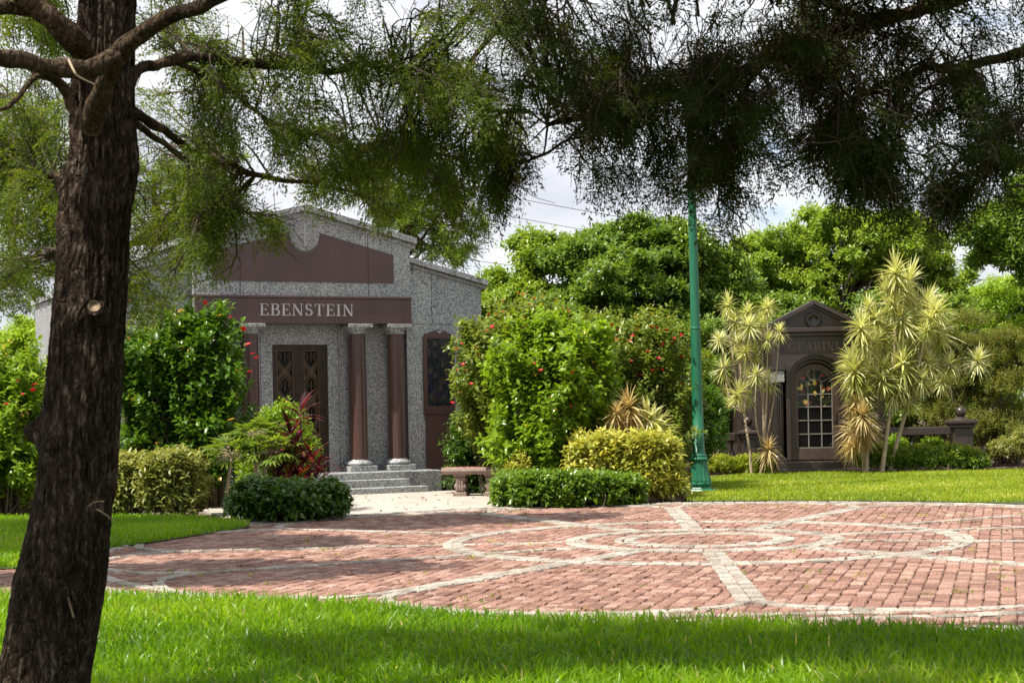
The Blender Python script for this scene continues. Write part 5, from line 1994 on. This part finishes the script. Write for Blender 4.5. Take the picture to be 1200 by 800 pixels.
mask = np.clip((fbm(np.stack([np.cos(TT) * 1.6, np.sin(TT) * 1.6, ZZ * 1.1], -1).reshape(-1, 3) + 21, 3).reshape(NZ, NT) - .36) * 4, .12, 1)
disp = -.012 + .05 * lobes * RR / .2 + mask * (-.020 * crack - .008 * crack2 + .012 * (f2 - .5)) + .008 * (ridge - .5) + .008 * (f3 - .5)


def bumpat(px, py, th0, amp, st, sz):
    z0 = W(px, py, TY)[2]
    dt = np.angle(np.exp(1j * (TT - th0)))
    return amp * np.exp(-(dt / st) ** 2 - ((ZZ - z0) / sz) ** 2)


disp += bumpat(35, 505, math.pi * 1.03, .082, .36, .055)
disp += bumpat(84, 520, math.pi * 1.36, .045, .28, .05)
disp += bumpat(70, 215, math.pi * 1.12, .035, .35, .06)
disp += bumpat(110, 372, math.pi * 1.5, .030, .28, .06)
disp += bumpat(15, 676, math.pi * 1.0, .02, .4, .05)
disp += bumpat(150, 200, 0, .02, .5, .12)
disp += .05 * np.exp(-((ZZ + .05) / .22) ** 2) * (np.cos(5 * TT + .6) * .5 + .3)
X = ctr[:, 0:1] + (RR + disp) * CT[None]
Yv = TY + (RR + disp) * ST[None]
V = np.stack([X, Yv, ZZ], -1).reshape(-1, 3)
i, k = np.meshgrid(np.arange(NZ - 1), np.arange(NT), indexing='ij')
i, k = i.ravel(), k.ravel()
F = np.stack([i * NT + k, (i + 1) * NT + k, (i + 1) * NT + (k + 1) % NT, i * NT + (k + 1) % NT], 1)
base_loc = np.array((ctr[-1, 0], TY, 0.0))
cedar = empty('cedar_tree', base_loc, 0, 'old cedar with a thick furrowed trunk and a sawn branch stub, in the left foreground', 'tree')
link('trunk', np_mesh('trunk', V - base_loc, F), M['bark'], cedar)
# sawn stub
b = MB()
c = W(112, 364, TY - .19) - base_loc
ax = nrm(np.array((.12, -.9, .35)))
pts = [c + ax * t for t in (-.06, -.02, .02, .045)]
b.tube(pts, [.058, .050, .044, .041], 18)
st = b.build('branch_stub', M['bark'], cedar)
b = MB()
b.tube([pts[-1], pts[-1] + ax * .003], [.027, .025], 13)
b.build('cut_face', M['cut'], st)
for (x, y, dx, dy) in ((104, 592, 18, -4), (112, 596, 20, 14), (80, 700, 6, 22)):     # dry strands caught in the bark
    b = MB()
    p = W(x, y, TY - .20) - base_loc
    s = TY / F_PX
    b.tube(smooth_path([p, p + (dx * s * .5, -.012, -dy * s * .5 + .008), p + (dx * s, -.005, -dy * s)], 4), [.0034] * 9, 4)
    b.build('dry_strand', M['cut'], cedar)

# second cedar, its trunk just outside the frame on the right
cedar2 = empty('cedar_tree', (4.35, 8.9, 0), 0, 'cedar with dark boughs hanging into the upper right of the picture', 'tree')
b = MB()
b.tube(smooth_path([(0, 0, -.05), (.03, 0, .6), (-.02, .05, 1.8), (.05, 0, 3.4), (.0, .1, 6.5)], 8), np.linspace(.27, .12, 33), 24)
b.build('trunk', M['bark'], cedar2)
O2 = np.array(cedar2.location)

LIMBS1 = [
    ([(106, 150, 7.05), (112, 125, 6.95), (125, 92, 6.8), (146, 58, 6.68), (172, 34, 6.6), (215, 14, 6.5), (262, -6, 6.4), (340, -50, 6.3), (430, -110, 6.3)], .050, .022),
    ([(140, 66, 6.7), (115, 78, 6.66), (88, 84, 6.62), (55, 82, 6.58), (28, 74, 6.5), (0, 68, 6.4), (-60, 52, 6.3), (-130, 40, 6.2)], .044, .026),
    ([(104, 78, 7.2), (85, 52, 7.05), (60, 25, 6.95), (30, 0, 6.9), (-20, -40, 6.8)], .058, .036),
    ([(96, 48, 7.2), (75, 30, 7.1), (45, 18, 7.0), (0, 8, 6.9), (-60, -4, 6.8)], .040, .026),
    ([(84, 128, 7.1), (74, 105, 7.05), (64, 92, 7.0), (40, 84, 6.7)], .024, .020),
    ([(150, 100, 7.3), (162, 82, 7.4), (178, 75, 7.5), (205, 71, 7.6), (250, 71, 7.8), (320, 77, 8.0), (385, 82, 8.1), (440, 77, 8.2), (485, 97, 8.3), (530, 113, 8.4), (575, 126, 8.5), (620, 132, 8.6)], .030, .010),
    ([(150, 128, 7.3), (175, 142, 7.5), (205, 163, 7.8), (240, 182, 8.2), (290, 200, 8.7), (350, 214, 9.1), (410, 226, 9.5), (470, 250, 9.9)], .024, .007),
    ([(152, 140, 7.3), (190, 168, 7.6), (230, 200, 7.9), (270, 235, 8.2), (310, 262, 8.4)], .016, .005),
    ([(205, 72, 7.6), (240, 90, 7.8), (285, 118, 8.1), (330, 150, 8.4), (400, 165, 8.8), (470, 172, 9.2), (540, 190, 9.6)], .014, .005),
    ([(80, 210, 7.4), (55, 205, 8.0), (25, 215, 8.7), (-10, 232, 9.4), (-70, 240, 10.2)], .022, .008),
    ([(75, 290, 7.4), (50, 300, 8.2), (20, 330, 9.0), (-20, 350, 9.8)], .012, .005),
    ([(66, 92, 6.9), (48, 88, 6.7), (30, 105, 6.55), (12, 122, 6.5), (-4, 128, 6.4)], .012, .008),
    ([(130, -60, 7.2), (230, -110, 7.6), (400, -120, 8.2), (560, -70, 8.6), (680, -20, 8.9)], .05, .014),
    ([(120, -100, 7.3), (30, -140, 8.2), (-80, -60, 9.2), (-120, 40, 10)], .04, .012),
]
LIMBS2 = [
    ([(1545, -150, 8.9), (1470, -120, 8.8), (1380, -90, 8.7), (1250, -50, 8.6), (1120, -4, 8.4), (1060, 16, 8.3), (990, 36, 8.2), (920, 60, 8.2), (850, 92, 8.2), (780, 112, 8.3), (700, 132, 8.4), (640, 150, 8.5)], .060, .012),
    ([(1548, -20, 8.9), (1470, 2, 8.85), (1390, 20, 8.8), (1300, 44, 8.6), (1200, 62, 8.5), (1130, 76, 8.4), (1075, 82, 8.4), (1010, 112, 8.4), (960, 150, 8.4)], .044, .010),
    ([(1545, -190, 8.95), (1470, -150, 9), (1380, -110, 9), (1250, -70, 9.2), (1000, -80, 9.4), (800, -60, 9.4), (650, -20, 9.4), (570, 50, 9.4), (530, 120, 9.5)], .055, .010),
    ([(1548, 70, 8.9), (1470, 95, 8.85), (1390, 120, 8.8), (1300, 150, 8.8), (1200, 185, 8.8), (1130, 205, 8.8), (1080, 225, 8.8)], .030, .008),
    ([(1020, 26, 8.25), (960, 0, 8.6), (880, -30, 9.0), (760, -40, 9.3)], .022, .008),
    ([(900, 68, 8.2), (860, 130, 8.4), (845, 190, 8.5), (840, 240, 8.5)], .010, .004),
    ([(1140, 75, 8.4), (1060, 130, 8.5), (1020, 190, 8.6)], .012, .004),
    ([(700, 132, 8.4), (650, 175, 8.5), (600, 205, 8.6), (590, 260, 8.7)], .010, .004),
    ([(1300, 44, 8.6), (1230, 110, 8.3), (1180, 170, 8.2), (1120, 240, 8.2)], .018, .005),
]


def build_limbs(limbs, parent, O):
    paths = []
    for w, r0, r1 in limbs:
        P = smooth_path([W(*p) for p in w], 7)
        P = P + np.stack([fbm(P * 6 + k * 9, 3) - .5 for k in range(3)], 1) * .055 * np.clip(np.linspace(0, 4, len(P)), 0, 1)[:, None]
        rr_ = np.linspace(r0, r1, len(P)) * (1 + .55 * (fbm(P * 11, 2) - .5))
        b = MB()
        b.tube(P - O, list(rr_), 12)
        b.build('limb', M['limb'], parent)
        paths.append(P)
    return np.vstack(paths)


LP1 = build_limbs(LIMBS1, cedar, base_loc)
LP2 = build_limbs(LIMBS2, cedar2, O2)
b = MB()
b.tube(smooth_path([W(80, 69, 6.52), W(86, 82, 6.49), W(92, 90, 6.5), W(110, 99, 6.6)], 6), list(np.linspace(.006, .003, 19)), 5)
o_ = b.build('dead_twig', M['cane'], cedar)
o_.location = -base_loc


# one spray of scale-leaf twigs, repeated (moved, turned, scaled) into the crown meshes
def spray_template(seed):
    g = np.random.default_rng(seed)
    V, F, R = [], [], []

    def blade(p, d, n_, L, w):
        s = np.cross(d, n_); s /= np.linalg.norm(s)
        b0 = len(V)
        V.extend([p, p + d * L * .45 + s * w / 2, p + d * L, p + d * L * .45 - s * w / 2])
        F.append([b0, b0 + 1, b0 + 2, b0 + 3])
        R.extend([g.random()] * 4)

    nt = 15
    for i in range(nt):
        t = .10 + .9 * i / (nt - 1)
        ax = np.array((t, .06 * math.sin(3 * t), -.10 * t * t))
        sg = 1 if i % 2 else -1
        a = sg * g.uniform(.6, 1.0)
        roll = g.normal(0, .38)
        d = np.array((math.cos(a), math.sin(a) * math.cos(roll), math.sin(a) * math.sin(roll)))
        ln = (.34 * (1 - .62 * t) + .09) * g.uniform(.7, 1.25)
        m = max(3, int(ln * 17))
        for k in range(m):
            u = (k + .5) / m
            p = ax + d * ln * u + np.array((0, 0, -.05 * u * u))
            s2 = 1 if k % 2 else -1
            side = np.cross(d, np.array((0, 0, 1.))); side /= np.linalg.norm(side)
            dd = d * .85 + side * s2 * .5 + g.normal(0, .18, 3)
            dd /= np.linalg.norm(dd)
            blade(p, dd, nrm(np.array((0, 0, 1.)) + g.normal(0, .55, 3)), g.uniform(.08, .14), .036)
    for i in range(7):
        t = i / 7
        blade(np.array((t, .06 * math.sin(3 * t), -.10 * t * t)), nrm(np.array((1, .1, -.2 * t))), nrm(g.normal(0, 1, 3)), .17, .016)
    return np.array(V), np.array(F), np.array(R)


SPR = [spray_template(s) for s in range(5)]


def sprays(P, D, scale, name, mat, parent, O):
    """sprays at P pointing along D"""
    Vs, Fs, Rs, b0 = [], [], [], 0
    n = len(P)
    which = rng.integers(0, len(SPR), n)
    patch = fbm(P * 2.2 + 5, 2)
    for w in range(len(SPR)):
        idx = np.where(which == w)[0]
        if not len(idx): continue
        v, f, r = SPR[w]
        X_ = nrm(D[idx])
        Z_ = nrm(np.cross(X_, nrm(np.cross(np.tile((0, 0, 1.), (len(idx), 1)) + rng.normal(0, .35, (len(idx), 3)), X_))))
        Y_ = np.cross(Z_, X_)
        s = scale[idx][:, None, None]
        VV = P[idx][:, None] + s * (v[None, :, 0:1] * X_[:, None] + v[None, :, 1:2] * Y_[:, None] + v[None, :, 2:3] * Z_[:, None])
        VV[..., 2] -= (s[..., 0] * v[None, :, 0] ** 2) * .18
        Vs.append(VV.reshape(-1, 3) - O)
        Fs.append((f[None] + (np.arange(len(idx)) * len(v))[:, None, None]).reshape(-1, 4) + b0)
        Rs.append((np.clip(.5 * r[None] + .5 * np.repeat((rng.random(len(idx)) * .6 + patch[idx] * .5)[:, None], len(r), 1), 0, .93)).ravel())
        b0 += len(idx) * len(v)
    R = np.concatenate(Rs)
    return link(name, np_mesh(name, np.vstack(Vs), np.vstack(Fs), R, True), mat, parent)


def boughs(zones, LP, parent, O, nsp=6, scale=(.13, .26), mat='cedar', dens=1.0):
    tw = Tubes(3)
    SP_, SD_, SS_ = [], [], []
    for (px, py, hx, hy, y0, y1, n, sub) in zones:
        n = int(n * dens)
        nc = max(3, int(n / sub))
        cxs = px + hx * rng.uniform(-1, 1, nc)
        cys = py + hy * rng.uniform(-1, 1, nc)
        cds = rng.uniform(y0, y1, nc)
        for k in range(n):
            c = rng.integers(nc)
            p = W(cxs[c] + rng.normal(0, min(hx * .20, 15)), cys[c] + rng.normal(0, min(hy * .20, 11)), cds[c] + rng.normal(0, .12))
            dist = np.linalg.norm((LP - p) * np.array((1, .6, 1.15)) + np.array((0, 0, -.12)), axis=1)
            near = np.argsort(dist)[:6]
            a = LP[near[rng.integers(6)]]
            v = p - a
            L_ = np.linalg.norm(v)
            if L_ > .75:
                a = p - v / L_ * rng.uniform(.45, .75)
                v = p - a
                L_ = np.linalg.norm(v)
            side = rng.normal(0, .10 * L_ + .02, 3)
            path = smooth_path([a, a + v * .5 + side + (0, 0, .06 * L_), p], 4)
            tw.add(path, .005 + .006 * L_, .0018)
            bare = rng.random() < .16
            for q in range(2 if not bare else 5):
                u_ = path[rng.integers(3, len(path))]
                e_ = u_ + nrm(path[-1] - a + rng.normal(0, .5 * L_ + .05, 3)) * rng.uniform(.08, .26) - (0, 0, .02)
                tw.add(smooth_path([u_, (u_ + e_) / 2 + rng.normal(0, .012, 3), e_], 3), .0034, .0012)
            if bare: continue
            dirn = nrm(path[-1] - path[-4])
            for q in range(nsp):
                t = rng.uniform(.35, 1.0)
                j = t * (len(path) - 1)
                jj_ = int(min(j, len(path) - 2))
                pt = path[jj_] + (path[jj_ + 1] - path[jj_]) * (j - jj_)
                SP_.append(pt)
                SD_.append(nrm(dirn * .8 + rng.normal(0, .42, 3) + np.array((0, 0, -.28))))
                SS_.append(rng.uniform(*scale))
    # woody strands follow
    if tw.V:
        o = tw.build('twigs', M['twig'], parent)
        o.location = -O
    sprays(np.array(SP_), np.array(SD_), np.array(SS_), 'foliage', M[mat], parent, O)


Z1 = [  # px, py, half w, half h, depth range, boughs, cluster size
    (22, 220, 50, 120, 7.7, 9.2, 130, 6), (30, 100, 50, 60, 7.8, 9.2, 70, 6), (40, 30, 50, 40, 8.0, 9.2, 24, 5), (10, 300, 36, 40, 7.8, 9.4, 18, 6),
    (235, 130, 76, 76, 7.8, 9.0, 80, 6), (205, 235, 50, 40, 8.0, 9.2, 70, 7), (190, 285, 30, 16, 8.2, 9.0, 20, 6), (180, 335, 22, 34, 8.2, 9.0, 26, 4),
    (262, 236, 30, 22, 8.0, 9.2, 26, 7), (318, 262, 10, 16, 8.2, 8.6, 7, 4), (392, 176, 60, 34, 8.2, 9.4, 44, 6), (430, 228, 26, 14, 8.4, 9.3, 10, 4),
    (330, 140, 74, 66, 8.0, 9.4, 50, 4), (260, 40, 110, 46, 7.6, 9.0, 56, 6), (420, 40, 110, 50, 7.6, 9.2, 70, 5), (470, 130, 70, 56, 8.0, 9.4, 48, 5),
    (505, 190, 54, 40, 8.2, 9.4, 36, 5), (550, 240, 24, 32, 8.3, 9.3, 16, 4), (560, 170, 50, 54, 8.2, 9.4, 50, 5), (560, 60, 64, 56, 7.6, 9.0, 80, 7),
]
Z2 = [
    (660, 50, 76, 56, 7.6, 9.2, 120, 8), (650, 140, 56, 46, 8.0, 9.2, 40, 6), (600, 215, 26, 34, 8.2, 9.2, 20, 5), (690, 195, 46, 26, 8.2, 9.2, 14, 4), (720, 120, 60, 46, 8, 9.0, 50, 6),
    (780, 60, 86, 62, 7.4, 9.0, 150, 9), (800, 155, 60, 40, 7.8, 9.0, 62, 7), (770, 215, 46, 14, 8.1, 8.8, 13, 4), (848, 210, 26, 36, 8.0, 8.7, 32, 6), (842, 256, 10, 16, 8.1, 8.5, 6, 3), (880, 190, 30, 24, 8.0, 8.8, 20, 5),
    (900, 80, 76, 72, 7.4, 9.0, 150, 9), (990, 105, 66, 66, 7.6, 9.0, 100, 8), (960, 150, 46, 34, 7.8, 8.8, 40, 6), (1010, 36, 66, 40, 7.8, 9.0, 50, 7),
    (1060, 175, 60, 50, 7.6, 8.8, 110, 8), (1130, 178, 50, 46, 7.6, 8.6, 95, 8), (1112, 236, 34, 16, 7.8, 8.5, 22, 5), (1060, 226, 30, 14, 7.8, 8.5, 14, 5), (1170, 120, 46, 66, 7.6, 8.6, 56, 7), (1110, 110, 40, 26, 7.8, 8.8, 26, 6), (1160, 30, 50, 30, 7.8, 8.8, 18, 5),
]
boughs(Z1, LP1, cedar, base_loc, nsp=5, scale=(.11, .23), dens=.80)
boughs(Z2, LP2, cedar2, O2, nsp=5, scale=(.11, .23), mat='cedar_shade_tone', dens=.66)
# upper crowns, unseen above the frame, added to shade the lawn and boughs
Z1U = [(600, -140, 330, 50, 6.6, 8.8, 190, 8)]
Z2U = [(900, -110, 300, 50, 6.4, 9.2, 330, 9), (1300, 60, 90, 120, 7, 9.0, 80, 8), (880, -420, 420, 160, 6.6, 9.4, 170, 8)]
boughs(Z1U, LP1, cedar, base_loc, nsp=6, scale=(.18, .30))
boughs([(-385, -420, 290, 90, 5.8, 7.0, 64, 9)], LP1, cedar, base_loc, nsp=7, scale=(.24, .38))  # unseen boughs added beyond the left edge to dapple shade on the trunk
boughs(Z2U, LP2, cedar2, O2, nsp=6, scale=(.18, .30), mat='cedar_shade_tone')
# dead hanging strands under the right boughs
tw = Tubes(3)
for k in range(420):
    p = W(rng.normal(930, 90), rng.uniform(10, 120), rng.uniform(7.4, 8.2))
    L_ = rng.uniform(.08, .26)
    s = rng.normal(0, .35)
    tw.add(smooth_path([p, p + (s * L_ * .5 + rng.normal(0, .02), rng.normal(0, .02), -L_ * .5), p + (s * L_ * 1.2, 0, -L_)], 3), .003, .0015)
o_ = tw.build('dead_strands', M['limb'], cedar2)
o_.location = -O2

# oak outside the frame on the left, whose crown shades the left half of the plaza
oak = empty('shade_tree', (-9.6, 16.5, 0), 0, 'large shade tree standing beyond the left edge of the picture', 'tree')
b = MB()
b.tube(smooth_path([(0, 0, -.05), (.05, 0, 2), (.3, .1, 4.5), (.8, .2, 7)], 6), np.linspace(.3, .16, 19), 16)
b.build('trunk', M['graybark'], oak)
el = [(3.2, -3.9, 8.0, 1.6, .8, .9), (4.1, 2.3, 8.6, 2.0, .9, .9), (2.1, -.9, 8.0, 1.5, .7, .9), (.2, .5, 7.6, 2.2, 2.6, 1.4)]
leafy('crown', M['tree_a'], oak, subclumps(el, 1.5, .4, .8), 11000, .3, 8, .17, .10, 4)
tl = Tubes(6)
for e in el: tl.add(smooth_path([(.5, .1, 5), np.array(e[:3]) * .6 + (.2, 0, 2), e[:3]], 6), .09, .03)
tl.build('limbs', M['graybark'], oak)
